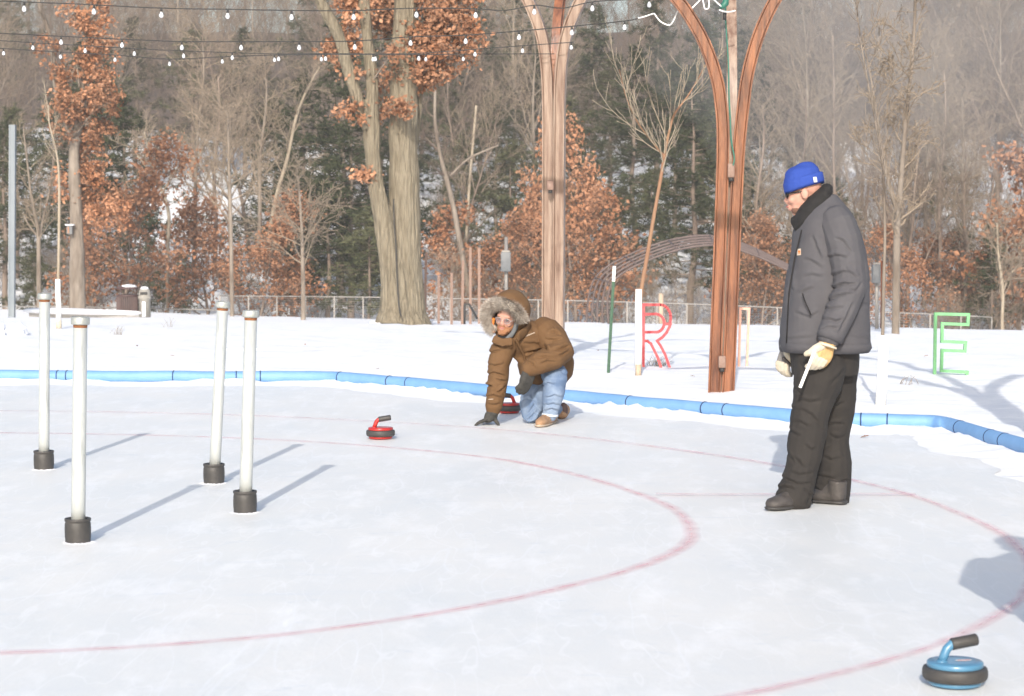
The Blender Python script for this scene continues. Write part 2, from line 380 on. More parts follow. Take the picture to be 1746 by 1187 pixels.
# ------------------------------------------------------------------ ground
def grid_sheet(name, xs, ys, zf, m):
    mb = MB(); nx = len(xs)
    for y in ys:
        for x in xs: mb.v.append((x(y) if callable(x) else x, y, 0))
    mb.v = [(a, b, zf(a, b)) for a, b, _ in mb.v]
    for j in range(len(ys) - 1):
        for i in range(nx - 1): k = j * nx + i; mb.f.append((k, k + 1, k + 1 + nx, k + nx))
    return mb.build(name, m)
ys = [-60, -20, 0]
y = 1.0
while y < 420:
    ys.append(y); y += .12 if 15 < y < 27 else (.5 if y < 15 else max(.22, .0065 * y))
ys += [520, 700, 1000, 1600]
NX = 300
def xcol(i):
    t = (i / (NX - 1)) * 2 - 1
    return lambda y: math.copysign(abs(t) ** 1.25, t) * (14 + .62 * max(y, 0) + (max(0, y - 400)) * 1.2)
# rink edge (picture points of the foot of the blue tube)
EDGE = [(-420, 650), (0, 652), (200, 654), (380, 655), (530, 654), (575, 655.5), (620, 659), (700, 666), (830, 679), (1000, 692), (1240, 715), (1440, 732), (1560, 734.5), (1596, 735), (1616, 738), (1640, 745), (1680, 758), (1746, 777), (1860, 812), (2100, 890)]
EG = [G(*e) for e in EDGE]
def edge_dist(x, y):
    best = 9
    for a, b in zip(EG, EG[1:]):
        ax, ay, bx, by = a.x, a.y, b.x, b.y; dx, dy = bx - ax, by - ay
        t = max(0, min(1, ((x - ax) * dx + (y - ay) * dy) / (dx * dx + dy * dy)))
        qx, qy = ax + t * dx, ay + t * dy; d = math.hypot(x - qx, y - qy)
        s = (dx * (y - ay) - dy * (x - ax))
        if d < abs(best): best = d if s > 0 else -d
    return best
PITS = []
def zs(x, y):
    z = zt(x, y)
    if 10 < y < 27 and abs(x) < 9:
        d = edge_dist(x, y)
        n1 = noise.noise(Vector((x * 2.2, y * 1.1, 1))); n2 = noise.noise(Vector((x * 7, y * 4, 5)))
        if d > 0:
            z += .115 * math.exp(-((d - .28) / .22) ** 2) * (.55 + .6 * n1 + .2 * n2) + .03 * n1 * min(1, d) + .012 * n2 * min(1, d)
        elif d > -.5:
            z += .045 * math.exp(-((d + .06) / .14) ** 2) * (.8 + .7 * n1 + .6 * n2) + .010 * (n2 + .3) * max(0, 1 + d / .5)
    elif y >= 27 and y < 105:
        z += .03 * noise.noise(Vector((x * .8, y * .4, 2)))
        if y < 60: z += .035 * noise.noise(Vector((x * 2.2, y * 1.3, 4))) + .015 * noise.noise(Vector((x * 7, y * 4, 8)))
    return z
snow = grid_sheet('snow_ground', [xcol(i) for i in range(NX)], ys, zs, M['snow']); snow['kind'] = 'structure'

# ice sheet with an uneven rim, a hand's breadth inside the tube
def resample(pts, step):
    out = [pts[0]]; 
    for a, b in zip(pts, pts[1:]):
        n = max(1, int((b - a).length / step))
        for k in range(1, n + 1): out.append(a.lerp(b, k / n))
    return out
rim = resample([Vector((p.x, p.y, 0)) for p in EG], .08)
mb = MB(); inner = []
for i, p in enumerate(rim):
    t = (rim[min(i + 1, len(rim) - 1)] - rim[max(i - 1, 0)]).normalized(); nrm = Vector((t.y, -t.x, 0))
    inner.append(p + nrm * (.42 + .22 * noise.noise(Vector((p.x * 1.3, p.y, 9))) + .10 * noise.noise(Vector((p.x * 6, p.y * 3, 2)))))
CEN = Vector((-1.0, 8.0, 0))
inner = [p for p in inner if p.x > -11] + [Vector(q) for q in ((5.2, 9.5, 0), (5.2, 7, 0), (5, 1, 0), (-3, .5, 0), (-9, 1, 0), (-10, 9, 0), (-9.5, 18, 0))]
inner.sort(key=lambda p: math.atan2(p.y - CEN.y, p.x - CEN.x))
n = len(inner); mb.v = [(CEN.x, CEN.y, .006)] + [(p.x, p.y, .006) for p in inner]
mb.f = [(0, 1 + i, 1 + (i + 1) % n) for i in range(n)]
me = mb.mesh('ice', M['ice'], False)
ice = bpy.data.objects.new('ice', me); COL.objects.link(ice); ice['kind'] = 'structure'

def catmull(pts, per=10):
    out = []; n = len(pts)
    for i in range(n - 1):
        p0, p1, p2, p3 = pts[max(i - 1, 0)], pts[i], pts[i + 1], pts[min(i + 2, n - 1)]
        for k in range(per):
            t = k / per
            out.append(.5 * ((2 * p1) + (p2 - p0) * t + (2 * p0 - 5 * p1 + 4 * p2 - p3) * t * t + (3 * p1 - p0 - 3 * p2 + p3) * t ** 3))
    out.append(pts[-1]); return out
def red_line(px, wdt, name='red_line', z=.010):
    c = catmull([G(a, b) for a, b in px], 14); v = []; f = []; uvs = []
    for i, p in enumerate(c):
        t = (c[min(i + 1, len(c) - 1)] - c[max(i - 1, 0)]); t.z = 0; t.normalize(); nrm = Vector((-t.y, t.x, 0))
        wob = 1 + .25 * noise.noise(p * 2.0)
        for s in (-1, 1): v.append((p.x + nrm.x * s * wdt / 2 * wob, p.y + nrm.y * s * wdt / 2 * wob, z))
    for i in range(len(c) - 1): f.append((2 * i, 2 * i + 1, 2 * i + 3, 2 * i + 2))
    me = bpy.data.meshes.new(name); me.from_pydata(v, [], f); me.materials.append(M['line'])
    ul = me.uv_layers.new(name='UVMap')
    for l in me.loops: ul.data[l.index].uv = (float(l.vertex_index % 2), l.vertex_index // 2 * .1)
    o = bpy.data.objects.new(name, me); COL.objects.link(o); o['kind'] = 'structure'; return o
red_line([(-250, 741), (0, 740), (250, 744), (450, 751), (600, 760), (740, 772), (850, 785), (940, 802), (1020, 822), (1090, 845), (1145, 868), (1172, 893), (1179, 916), (1165, 935), (1125, 956), (1060, 979), (980, 1000), (880, 1023), (760, 1046), (620, 1068), (480, 1086), (300, 1102), (150, 1111), (0, 1117), (-250, 1124)], .11)
red_line([(-250, 704), (0, 703), (200, 705), (400, 710), (600, 719), (800, 731), (1000, 750), (1200, 776), (1330, 797), (1450, 821), (1560, 850), (1650, 885), (1710, 915), (1748, 950), (1762, 985), (1745, 1020), (1690, 1060), (1600, 1103), (1480, 1140), (1380, 1165), (1280, 1187), (1150, 1212)], .095, z=.014)
red_line([(1118, 847), (1250, 848), (1400, 847), (1562, 848)], .13, z=.018)

# ------------------------------------------------------------------ blue tube border
bd = empty('rink_border', EG[3], 'low blue foam tubing edging the ice from left side to right corner', 'rink border')
JX = [-400, -150, 97, 113, 295, 402, 443, 580, 664, 697, 845, 1075, 1203, 1240, 1470, 1515, 1612, 1640, 1692, 1716, 1800, 2080]
def edge_at(px):
    for a, b in zip(EDGE, EDGE[1:]):
        if px <= b[0]:
            k = (px - a[0]) / (b[0] - a[0]); return G(px, a[1] + (b[1] - a[1]) * k)
    return G(*EDGE[-1])
TR = .052
for a, b in zip(JX, JX[1:]):
    xs = [a] + [e[0] for e in EDGE if a < e[0] < b] + [b]
    fine = []
    for x0, x1 in zip(xs, xs[1:]):
        n = max(2, int((x1 - x0) / 18))
        fine += [x0 + (x1 - x0) * k / n for k in range(n)]
    fine.append(b); pts = []
    for x in fine:
        p = edge_at(x); p.z = TR + .012 + .010 * noise.noise(Vector((p.x * 1.4, 4, 0))); p.y += TR; pts.append(p)
    rad = [TR * (1.03 + .05 * noise.noise(Vector((p.x * 5, 1, 2)))) for p in pts]; rad[0] *= .99; rad[-1] *= .99
    MB().add(*tube(pts, rad, 16, cap=False)).build('foam_tube', M['foam'], bd)
    if b < 2000:
        t = (pts[-1] - pts[-2]).normalized(); wd = .005
        if b != 1612: MB().add(*tube([pts[-1] - t * wd, pts[-1] + t * wd], TR * 1.085, 16)).build('joint_band', M['band'], bd)

# ------------------------------------------------------------------ steel pipes on the ice
def pipe_post(base, top, label, dw=.068):
    b = G(*base); Y = b.y; tp = D(top[0], top[1], Y + .0); b.z = 0
    root = empty('pipe_post', b, label, 'pipe post', 'steel pipe pegs standing on the ice')
    ax = (tp - b).normalized(); L = (tp - b).length
    r = dw / 2
    MB().add(*lathe(b, [(r, .03), (r, .3), (r * .99, L * .5), (r, L - .05)], 32, ax)).build('pipe', M['galv'], root)
    MB().add(*lathe(b, [(r * .97, L - .052), (r * 1.0, L - .030)], 32, ax)).build('rust_ring', M['rust'], root)
    rc = r * 1.32
    MB().add(*lathe(b, [(r * 1.05, L - .036), (rc * .97, L - .034), (rc, L - .028), (rc, L - .008), (rc * .96, L), (rc * .9, L + .003), (rc * .86, L - .004), (rc * .3, L - .005)], 32, ax)).build('cap', M['galv_cap'], root)
    q = .061
    MB().add(*lathe(b, [(q * .93, -.01), (q * .98, .004), (q, .012), (q * .985, .02), (q * 1.02, .035), (q * 1.03, .07), (q * 1.01, .098), (q * .97, .104), (q * .97, .108), (q * 1.03, .111), (q * 1.04, .122), (q * .99, .124), (q * .9, .123), (q * .86, .118), (r * 1.02, .112)], 40, Vector((0, 0, 1)))).build('rubber_base', M['rubber'], root)
    sn = MB()                           # crust of frost frozen round the foot, part of the base
    v = []; f = []; n = 48
    for k in range(n):
        a = 2 * math.pi * k / n
        for j, (rr, zz) in enumerate(((q * .9, .009), (q * 1.02, .009 + .004 * random.random()), (q * 1.05 + .035 * random.random() ** 2, .0065))):
            v.append(b + Vector((math.cos(a) * rr, math.sin(a) * rr, zz)))
    for k in range(n):
        k2 = (k + 1) % n
        for j in range(2): f.append((k * 3 + j, k * 3 + j + 1, k2 * 3 + j + 1, k2 * 3 + j))
    sn.add(v, f).build('frost_ring', M['snow_lump'], root)
random.seed(5)
pipe_post((133, 927), (137, 541), 'galvanised steel pipe in a black rubber foot, nearest of the four')
pipe_post((418, 876), (428, 530), 'galvanised steel pipe in a rubber foot, rightmost of the four')
pipe_post((365, 826), (380, 515), 'steel pipe leaning slightly right, just behind the rightmost pipe', .066)
pipe_post((75, 802), (76, 501), 'farthest left steel pipe standing on the ice near the frame edge', .066)

# ------------------------------------------------------------------ gliding stones
def stone(px, py, rad, paint, label, ang, tilt_out=.35, flip=False, topmat=None, grp='curling style stones with handles'):
    c = G(px, py); c.z = .010
    root = empty('curling_stone', c, label, 'curling stone', grp)
    s = rad / .108
    MB().add(*lathe(c, [(.078 * s, 0), (.086 * s, .002), (.090 * s, .008), (.090 * s, .020)], 56)).build('base_disc', paint, root)
    MB().add(*lathe(c, [(.085 * s, .016), (.102 * s, .019), (.107 * s, .026), (.1085 * s, .036), (.108 * s, .050), (.105 * s, .058), (.098 * s, .061), (.082 * s, .062)], 64)).build('rubber_bumper', M['rubber'], root)
    MB().add(*lathe(c, [(.082 * s, .058), (.092 * s, .0605), (.094 * s, .064), (.093 * s, .076), (.090 * s, .079), (.05 * s, .0795), (.001, .0795)], 56)).build('top_disc', topmat or paint, root)
    dx = Vector((math.cos(ang), math.sin(ang), 0)); up = Vector((0, 0, 1))
    foot = c - dx * .048 * s + up * .078; el = c - dx * .026 * s + up * .131
    MB().add(*tube([foot, foot.lerp(el, .5), el - (el - foot).normalized() * .012, el + dx * .012 * s + up * .004, el + dx * .03 * s + up * .005], [.0155 * s] * 5, 18)).build('handle_post', paint, root)
    MB().add(*lathe(c - dx * .048 * s, [(.022 * s, .078), (.019 * s, .0825), (.014 * s, .085)], 24)).build('handle_flange', paint, root)
    g0 = el + dx * .010 * s + up * .004; g1 = el + dx * .104 * s + up * .018
    t = (g1 - g0).normalized(); gr = .0205 * s
    MB().add(*tube([g0, g0 + t * .002, g0 + t * .006, g0.lerp(g1, .5), g1 - t * .006, g1 - t * .002, g1], [gr * .6, gr * .92, gr, gr * .98, gr, gr * .9, gr * .55], 22)).build('grip', M['rubber'], root)
    ev = []; n = 26
    e0 = c + dx * .03 * s + up * .0803
    for k in range(n):
        a = 2 * math.pi * k / n; ev.append(e0 + Vector((dx.x * .030 * s * math.cos(a) - dx.y * .014 * s * math.sin(a), dx.y * .030 * s * math.cos(a) + dx.x * .014 * s * math.sin(a), 0)))
    emb = MB().add(ev, [tuple(range(n))]).build('emblem', M['white'], root)
    mk = MB()
    for k in range(5):
        o = e0 + dx * (.018 - .009 * k) * s + up * .0006; mk.add(*box(o, (.004 * s, .008 * s + .003 * (k % 2), .0006), Matrix.Rotation(ang, 3, 'Z')))
    mk.build('lettering', M['redlet'], emb)
    return root
stone(1628, 1172, .108, M['bluep'], 'light blue curling stone with black grip near the bottom right corner', R(12))
stone(649, 750, .102, M['red'], 'red curling stone with black grip alone in mid ice', R(2))
stone(868, 706, .098, M['red'], 'red curling stone half hidden behind the kneeling man', R(180), topmat=M['red'])

# ------------------------------------------------------------------ tree growing
def grow(rng, wood, tips, p, d, L, r, lev, maxlev, P_, sides):
    n = P_['seg'][min(lev, len(P_['seg']) - 1)]; pts = [p.copy()]; rad = [r]
    d = d.copy()
    for i in range(n):
        j = P_['jit'] * (1 + .5 * lev)
        d = (d + Vector((rng.gauss(0, j), rng.gauss(0, j), rng.gauss(0, j) + P_['up'])) ).normalized()
        p = p + d * (L / n); pts.append(p.copy()); rad.append(max(P_['rmin'], r * (1 - (i + 1) / n * P_['taper'])))
    wood[min(lev, 2)].append((pts, rad, sides[min(lev, len(sides) - 1)]))
    if lev >= maxlev: tips.append((pts[-1], d)); return
    nc = P_['kids'][lev]; nc = rng.randint(int(nc * .8), int(nc * 1.2 + .5))
    for k in range(nc):
        t = P_['start'][min(lev, len(P_['start']) - 1)] + (1 - P_['start'][min(lev, len(P_['start']) - 1)]) * (k + rng.random()) / nc
        x = t * n; i = min(int(x), n - 1); q = pts[i].lerp(pts[i + 1], x - i); rr = rad[i] + (rad[i + 1] - rad[i]) * (x - i)
        dd = (pts[i + 1] - pts[i]).normalized(); ort = dd.orthogonal().normalized()
        ort.rotate(Matrix.Rotation(rng.random() * 2 * math.pi, 3, dd)); ang = R(rng.uniform(*P_['ang']))
        nd = (dd * math.cos(ang) + ort * math.sin(ang)).normalized()
        nl = L * P_['len'][lev] * (1.15 - .55 * t) * rng.uniform(.7, 1.15)
        grow(rng, wood, tips, q, nd, nl, min(rr * .62, r * P_['rk']), lev + 1, maxlev, P_, sides)
    tips.append((pts[-1], d))
def wood_mesh(lst, n_mult=1):
    mb = MB()
    for pts, rad, s in lst: mb.add(*tube(pts, rad, s, cap=False))
    return mb
BARE = dict(seg=[9, 6, 4, 3], jit=.075, up=.06, rmin=.0085, taper=.86, kids=[17, 8, 6, 4], start=[.25, .2, .15], ang=(25, 58), len=[.42, .48, .5], rk=.5)
def leafmesh(rng, tips, per, spread, size, droop=.3):
    mb = MB()
    for p, d in tips:
        for k in range(per):
            o = p + Vector((rng.gauss(0, spread), rng.gauss(0, spread), rng.gauss(0, spread * .8)))
            a = Vector((rng.gauss(0, 1), rng.gauss(0, 1), rng.gauss(-droop, .8))).normalized(); b = a.orthogonal().normalized(); b.rotate(Matrix.Rotation(rng.random() * 6.3, 3, a))
            s = size * rng.uniform(.45, 1.5); w2 = s * .34; c = a.cross(b) * s * .12
            mb.add([o, o + a * s * .5 + b * w2 + c, o + a * s, o + a * s * .5 - b * w2 + c], [(0, 1, 2), (0, 2, 3)])
    return mb
def bare_proto(seed, H, r, maxlev=3, P_=BARE, bark='bark_far', twig='twig', leaf=None, lean=.1, name='bare_tree', label='', cat='tree', group=None, lf=(3, .25, .14), frac=1):
    rng = random.Random(seed); wood = [[], [], []]; tips = []
    grow(rng, wood, tips, Vector((0, 0, -.4)), Vector((rng.gauss(0, lean), rng.gauss(0, lean), 1)).normalized(), H, r, 0, maxlev, P_, [7, 5, 3, 3])
    root = empty(name, (0, 0, 0), label, cat, group)
    kids = [wood_mesh(wood[0] + wood[1]).build('trunk', M[bark], root), wood_mesh(wood[2]).build('branches', M[twig], root)]
    if leaf:
        tt = [t for t in tips if rng.random() < frac]
        kids.append(leafmesh(rng, tt, *lf).build('leaves', M[leaf], root, smooth=False))
    return root, kids
def conifer_proto(seed, H, W, nb, mtl, label, group, name='pine_tree', bare=.18, tuft=.30):
    rng = random.Random(seed); root = empty(name, (0, 0, 0), label, 'pine tree', group)
    w_ = MB(); r0 = H * .013 + .03
    tp = [Vector((0.02 * H * noise.noise(Vector((seed, k * .4, 0))), .02 * H * noise.noise(Vector((k * .4, seed, 2))), -.4 + (H + .2) * k / 9)) for k in range(10)]
    w_.add(*tube(tp, [r0 * (1 - .93 * k / 9) for k in range(10)], 7, cap=False)); nd = MB()
    def ax(z):
        t = max(0, min(8.999, (z + .4) / (H + .2) * 9)); i = int(t); return tp[i].lerp(tp[i + 1], t - i)
    for k in range(nb):
        t = bare + (1 - bare) * ((k + rng.random()) / nb) ** .9; z = H * t
        L = W * (1 - t) ** .75 * (.55 + .45 * math.sin(min(1, (t - bare) / .2 + .35) * math.pi / 2)) * rng.uniform(.35, 1.2) + .15
        a = rng.random() * 2 * math.pi; d = Vector((math.cos(a), math.sin(a), rng.uniform(-.12, .30)))
        p = ax(z); pts = [p]
        for j in range(4):
            p = p + d * L / 4; d = (d + Vector((rng.gauss(0, .12), rng.gauss(0, .12), -.05 + .07 * j))); d.normalize(); pts.append(p)
        w_.add(*tube(pts, [r0 * .25 * (1 - t * .6) * (1 - .22 * j) for j in range(5)], 3, cap=False))
        ntu = int(4 + L * 6)
        for q in range(ntu):
            u = rng.uniform(.22, 1.03) * 4; i = min(3, int(u)); c = pts[i].lerp(pts[i + 1], min(1.1, u - i)) + Vector((rng.gauss(0, .19 * (L * .3 + .4)), rng.gauss(0, .19 * (L * .3 + .4)), rng.gauss(.03, .12)))
            for h in range(9):
                dd = Vector((rng.gauss(0, 1), rng.gauss(0, 1), rng.gauss(.25, .7))).normalized() * tuft * rng.uniform(.5, 1.15); sd = dd.orthogonal().normalized() * tuft * .085
                sd.rotate(Matrix.Rotation(rng.random() * 6.3, 3, dd.normalized()))
                nd.add([c - sd, c + sd, c + dd], [(0, 1, 2)])
    return root, [w_.build('trunk', M['bark_far'], root), nd.build('needles', M[mtl], root, smooth=False)]

rng = random.Random(11)
# --- forest prototypes (each stands at its own first place below)
HILLB = 'slender leafless grey tree among many on the snowy wooded hillside'
protos_b = [bare_proto(100 + k, 11 + 1.2 * k, .12 + .012 * k, twig='twig_pale' if k % 2 else 'twig', bark='bark_grey' if k == 3 else 'bark_far', label=HILLB, group='bare trees of the hillside wood') for k in range(5)]
protos_o = [bare_proto(200 + k, 5.2 + 1.1 * k, .08 + .01 * k, maxlev=3, P_=dict(BARE, kids=[15, 7, 5, 3], start=[.12, .15, .15], ang=(35, 68), len=[.42, .5, .5]), leaf='oak_leaf' if k != 1 else 'oak_leaf2', name='oak_tree', label='young oak holding rusty brown leaves', cat='oak tree', group='young oaks with rusty leaves behind the fence', lf=(7, .22, .17), frac=.72) for k in range(3)]
protos_c = [conifer_proto(300 + k, [9, 7.5, 11, 6][k], [3.4, 3.3, 3.7, 2.9][k], [74, 70, 84, 60][k], ['needle', 'needle_lt', 'needle', 'needle_lt'][k], 'dark pine', 'pines on the snowy hillside') for k in range(4)]
BR = dict(seg=[5, 4, 3], jit=.11, up=.06, rmin=.004, taper=.85, kids=[9, 6, 4], start=[.1, .15, .2], ang=(20, 55), len=[.55, .5, .5], rk=.55)
def brush_proto(seed, leaf=None):
    r_ = random.Random(seed); wood = [[], [], []]; tips = []
    for k in range(6):
        a = r_.random() * 6.3
        grow(r_, wood, tips, Vector((r_.gauss(0, .25), r_.gauss(0, .25), -.2)), Vector((math.cos(a) * .45, math.sin(a) * .45, 1)).normalized(), r_.uniform(1.8, 3.2), .022, 0, 3, BR, [4, 3, 3, 3])
    root = empty('bare_shrub', (0, 0, 0), 'tangled leafless shrub in the snowy thicket behind the fence', 'shrub', 'leafless shrubs of the thicket')
    return root, [wood_mesh(wood[0] + wood[1]).build('stems', M['bark_far'], root), wood_mesh(wood[2]).build('twigs', M['twig_pale'], root)]
protos_s = [brush_proto(400 + k) for k in range(3)]

CLEAR = [(300, 312, 150, 46, .95), (250, 400, 80, 50, .75), (690, 470, 60, 70, .85), (940, 350, 120, 45, .88), (1130, 350, 120, 60, .92), (1140, 470, 90, 70, .75), (60, 340, 60, 60, .6), (1500, 330, 120, 30, .5)]
def open_ok(px, Y, h, rg_):
    g = gx(px, Y)
    for f_ in (.1, .5, .9):
        y_ = HOR - (g.z + h * f_ - CAMH) / Y * F
        for cx_, cy_, rx, ry, p_ in CLEAR:
            if ((px - cx_) / rx) ** 2 + ((y_ - cy_) / ry) ** 2 < 1 and rg_.random() < p_ * .75: return False
    return True
used = set()
def place(pr, loc, rz, sc, label=None, group=None):
    root, kids = pr
    if id(root) not in used:
        used.add(id(root)); root.location = loc; root.rotation_euler = (0, 0, rz); root.scale = sc if isinstance(sc, tuple) else (sc,) * 3
        if label: root['label'] = label
        if group: root['group'] = group
        return root
    return copy_tree(root, kids, loc, rz, sc, label, group)

# rusty young oaks: (picture x, distance, kind, height in m, label)
OAKS = [(205, 97, 2, 7.6, 'broad rusty-leaved young oak behind the two litter bins', 1.0), (160, 104, 0, 5.4, 'small rusty oak just left of the bins, behind the tall trunk', 1.0),
        (352, 104, 1, 6.0, 'rusty-leaved oak left of the thin trunk behind the wire fence', 1.05), (440, 103, 2, 6.0, 'wide bright rusty oak between the two thin trunks at the fence', 1.1), (480, 108, 0, 5.6, 'rusty oak half hidden by the thin trunk nearer the big oak', 1),
        (768, 106, 0, 6.0, 'rusty young oak behind the brown upright poles', 1), (838, 104, 2, 5.4, 'rusty oak behind the kneeling man and the grey box', 1.1), (905, 112, 1, 6.5, 'brownish oak sapling left of the paler arched pillar', .8),
        (985, 107, 2, 10.6, 'tallest rusty oak, right behind the paler arched pillar', .75), (1025, 104, 0, 6.2, 'low rusty oak above the left foot of the steel trellis', 1), (950, 110, 1, 8.0, 'rusty oak showing left of the paler arched pillar', .7),
        (1300, 104, 1, 5.6, 'rusty oak seen under the trellis right of the arched pillar', .9), (1275, 112, 0, 5.4, 'small rusty oak touching the right side of the brown arched pillar', .8),
        (1455, 108, 1, 5.2, 'brown-leaved oak behind the standing man', 1), (1560, 105, 2, 5.4, 'rusty oak between the thick trunk and the green letter', 1), (1620, 112, 1, 5.4, 'brown-leaved oak above the green letter', 1), (1735, 106, 0, 8.8, 'tall rusty oak at the right edge of the frame', .85)]
for (px, Y, k, H, lab, wk) in OAKS:
    s = H / (5.2 + 1.1 * k); place(protos_o[k], gx(px, Y), rng.random() * 6.3, (s * wk, s * wk, s), lab)
# pines
PINES = [(215, 116, 0, 10.5, 'dark pine showing right of the rusty-clad trunk'), (255, 110, 1, 4.6, 'low olive pine beside the snowy clearing above the bins'), (310, 113, 3, 3.6, 'small olive pine below the snowy clearing'), (30, 128, 1, 9.0, 'olive pine at the left edge behind the grey steel post'), (110, 132, 0, 10, 'dark pine behind the two-stemmed rusty-clad tree'), 
         (60, 107, 3, 4.0, 'low dark pine behind the left bare fork tree'), (600, 112, 2, 11.5, 'darkest tall pine left of the big oak trunk'), (560, 108, 0, 8.5, 'dark pine left of the big oak, in front of the tallest'), (630, 105, 3, 5.6, 'low dark pine against the left stem of the big oak'), (520, 122, 0, 11, 'dark pine above the thin trunk near the big oak'), (470, 130, 1, 9.5, 'olive pine behind the row of rusty oaks'),
         (790, 128, 1, 7.5, 'olive pine right of the big oak trunk'), (870, 126, 3, 7.5, 'olive pine behind the left side of the paler arched pillar'), (845, 140, 0, 8.0, 'dark pine high above the grey box'), (930, 150, 0, 10.5, 'dark pine behind the curved arms of the paler pillar'), (900, 119, 1, 5.0, 'low olive pine above the kneeling man'),
         (1040, 150, 1, 9.5, 'olive pine between the two arched pillars, left'), (1120, 160, 2, 13.5, 'tall dark pine between the two arched pillars'), (1180, 112, 2, 12.5, 'tall dark pine with bare lower trunk left of the brown pillar'), (1110, 124, 3, 6.5, 'olive pine behind the sapling with a white sleeve'), (1150, 135, 0, 10.5, 'dark pine behind the curved left arm of the brown pillar'), (1275, 150, 0, 11, 'dark pine right of the brown pillar fork'), 
         (1270, 122, 1, 7.0, 'olive pine low right of the brown pillar'), (1330, 190, 2, 13.5, 'dark pine high on the ridge in the fork of the brown pillar'), (1690, 106, 0, 5.6, 'dark low pine right of the green letter'), (1640, 116, 3, 5.0, 'low olive pine above the right fence end'), (1740, 112, 2, 5.5, 'dark low pine at the right edge below the rusty oak'), (1340, 116, 3, 4.2, 'small olive pine behind the trellis right end'), 
         (1420, 126, 0, 6.0, 'dark pine hidden mostly by the standing man'), (20, 200, 0, 12, 'far dark pine at the upper left edge'), (540, 190, 1, 13, 'far olive pine above and left of the big oak'), (720, 170, 0, 10, 'far dark pine behind the big oak stem'), (1290, 230, 2, 14, 'far ridge pine beside the pillar fork'), (1660, 230, 2, 15, 'far ridge pine high at the right'), (1000, 128, 3, 6.0, 'olive pine right of the tall rusty oak'), (1060, 118, 1, 6.2, 'olive pine above the left end of the trellis'), (1225, 128, 1, 9.0, 'olive pine hidden behind the brown arched pillar'), (680, 122, 0, 9.0, 'dark pine behind the big oak'), (170, 150, 1, 10, 'mid hillside olive pine above the rusty-clad tree'), (385, 172, 1, 8, 'mid hillside olive pine over the rusty oaks'), (760, 150, 1, 9, 'mid hillside olive pine right of the big oak'), (1230, 170, 2, 14, 'far dark pine straight behind the brown pillar'),
         (585, 120, 2, 14, 'dark pine behind the darkest tall pine left of the big oak'), (500, 116, 1, 8, 'olive pine left of the dark pines by the big oak'), (235, 166, 2, 10.5, 'tall dark pine above the snowy clearing, its left side'), (420, 166, 0, 10, 'dark pine above the rusty oaks in mid hillside'), (330, 165, 1, 10, 'olive pine high above the snowy clearing'), (10, 118, 0, 9, 'dark pine at the very left edge'), (150, 118, 2, 13, 'tall dark pine right behind the rusty-clad trunk'),
         (820, 160, 2, 12, 'dark pine high right of the big oak'), (970, 135, 1, 9, 'olive pine right of the paler pillar'), (1080, 132, 2, 12, 'broad dark pine between the pillars, behind the sapling'), (1010, 165, 0, 12, 'dark pine high between the two pillars'), (890, 175, 1, 13, 'olive pine high left of the paler pillar'), (1195, 145, 0, 12, 'dark pine against the left edge of the brown pillar'), (1370, 150, 1, 8, 'olive pine left of the standing man'), (1600, 140, 1, 7, 'olive pine mid hillside above the green letter'), (650, 150, 2, 15, 'tall dark pine seen between the stems of the big oak')]
for (px, Y, k, H, lab) in PINES:
    s = 1.12 * H / [9, 7.5, 11, 6][k]; place(protos_c[k], gx(px, Y), rng.random() * 6.3, (s * 1.1, s * 1.1, s), lab)
# leafless hillside trees, shrubs
cells = []
for i in range(175):
    u = rng.random(); Y = 112 + 150 * u ** .85
    px = rng.uniform(-150, 1900)
    if not open_ok(px, Y, 5, rng) and rng.random() < .8: continue
    if Y < 130 and (560 < px < 640 or 1090 < px < 1210) and rng.random() < .6: continue
    s = rng.uniform(.75, 1.2); 
    if Y > 190: s *= rng.uniform(.95, 1.2)
    place(protos_b[i % 5], gx(px, Y), rng.random() * 6.3, (s * rng.uniform(.8, 1.1), s * rng.uniform(.8, 1.1), s))
for i in range(46):
    px = rng.uniform(1330, 1860); Y = rng.uniform(106, 215); s = rng.uniform(.75, 1.15)
    place(protos_b[i % 5], gx(px, Y), rng.random() * 6.3, (s, s, s))
for i in range(46):
    Y = rng.uniform(235, 300); px = -100 + 2000 * (i + rng.random()) / 46; s = rng.uniform(.85, 1.2)
    place(protos_b[i % 5], gx(px, Y), rng.random() * 6.3, (s, s, s))
for i in range(120):
    px = rng.uniform(-60, 1800); Y = rng.uniform(103, 150); s = rng.uniform(.7, 1.5)
    if not open_ok(px, Y, 2.5 * s, rng): continue
    place(protos_s[i % 3], gx(px, Y), rng.random() * 6.3, (s, s, s))

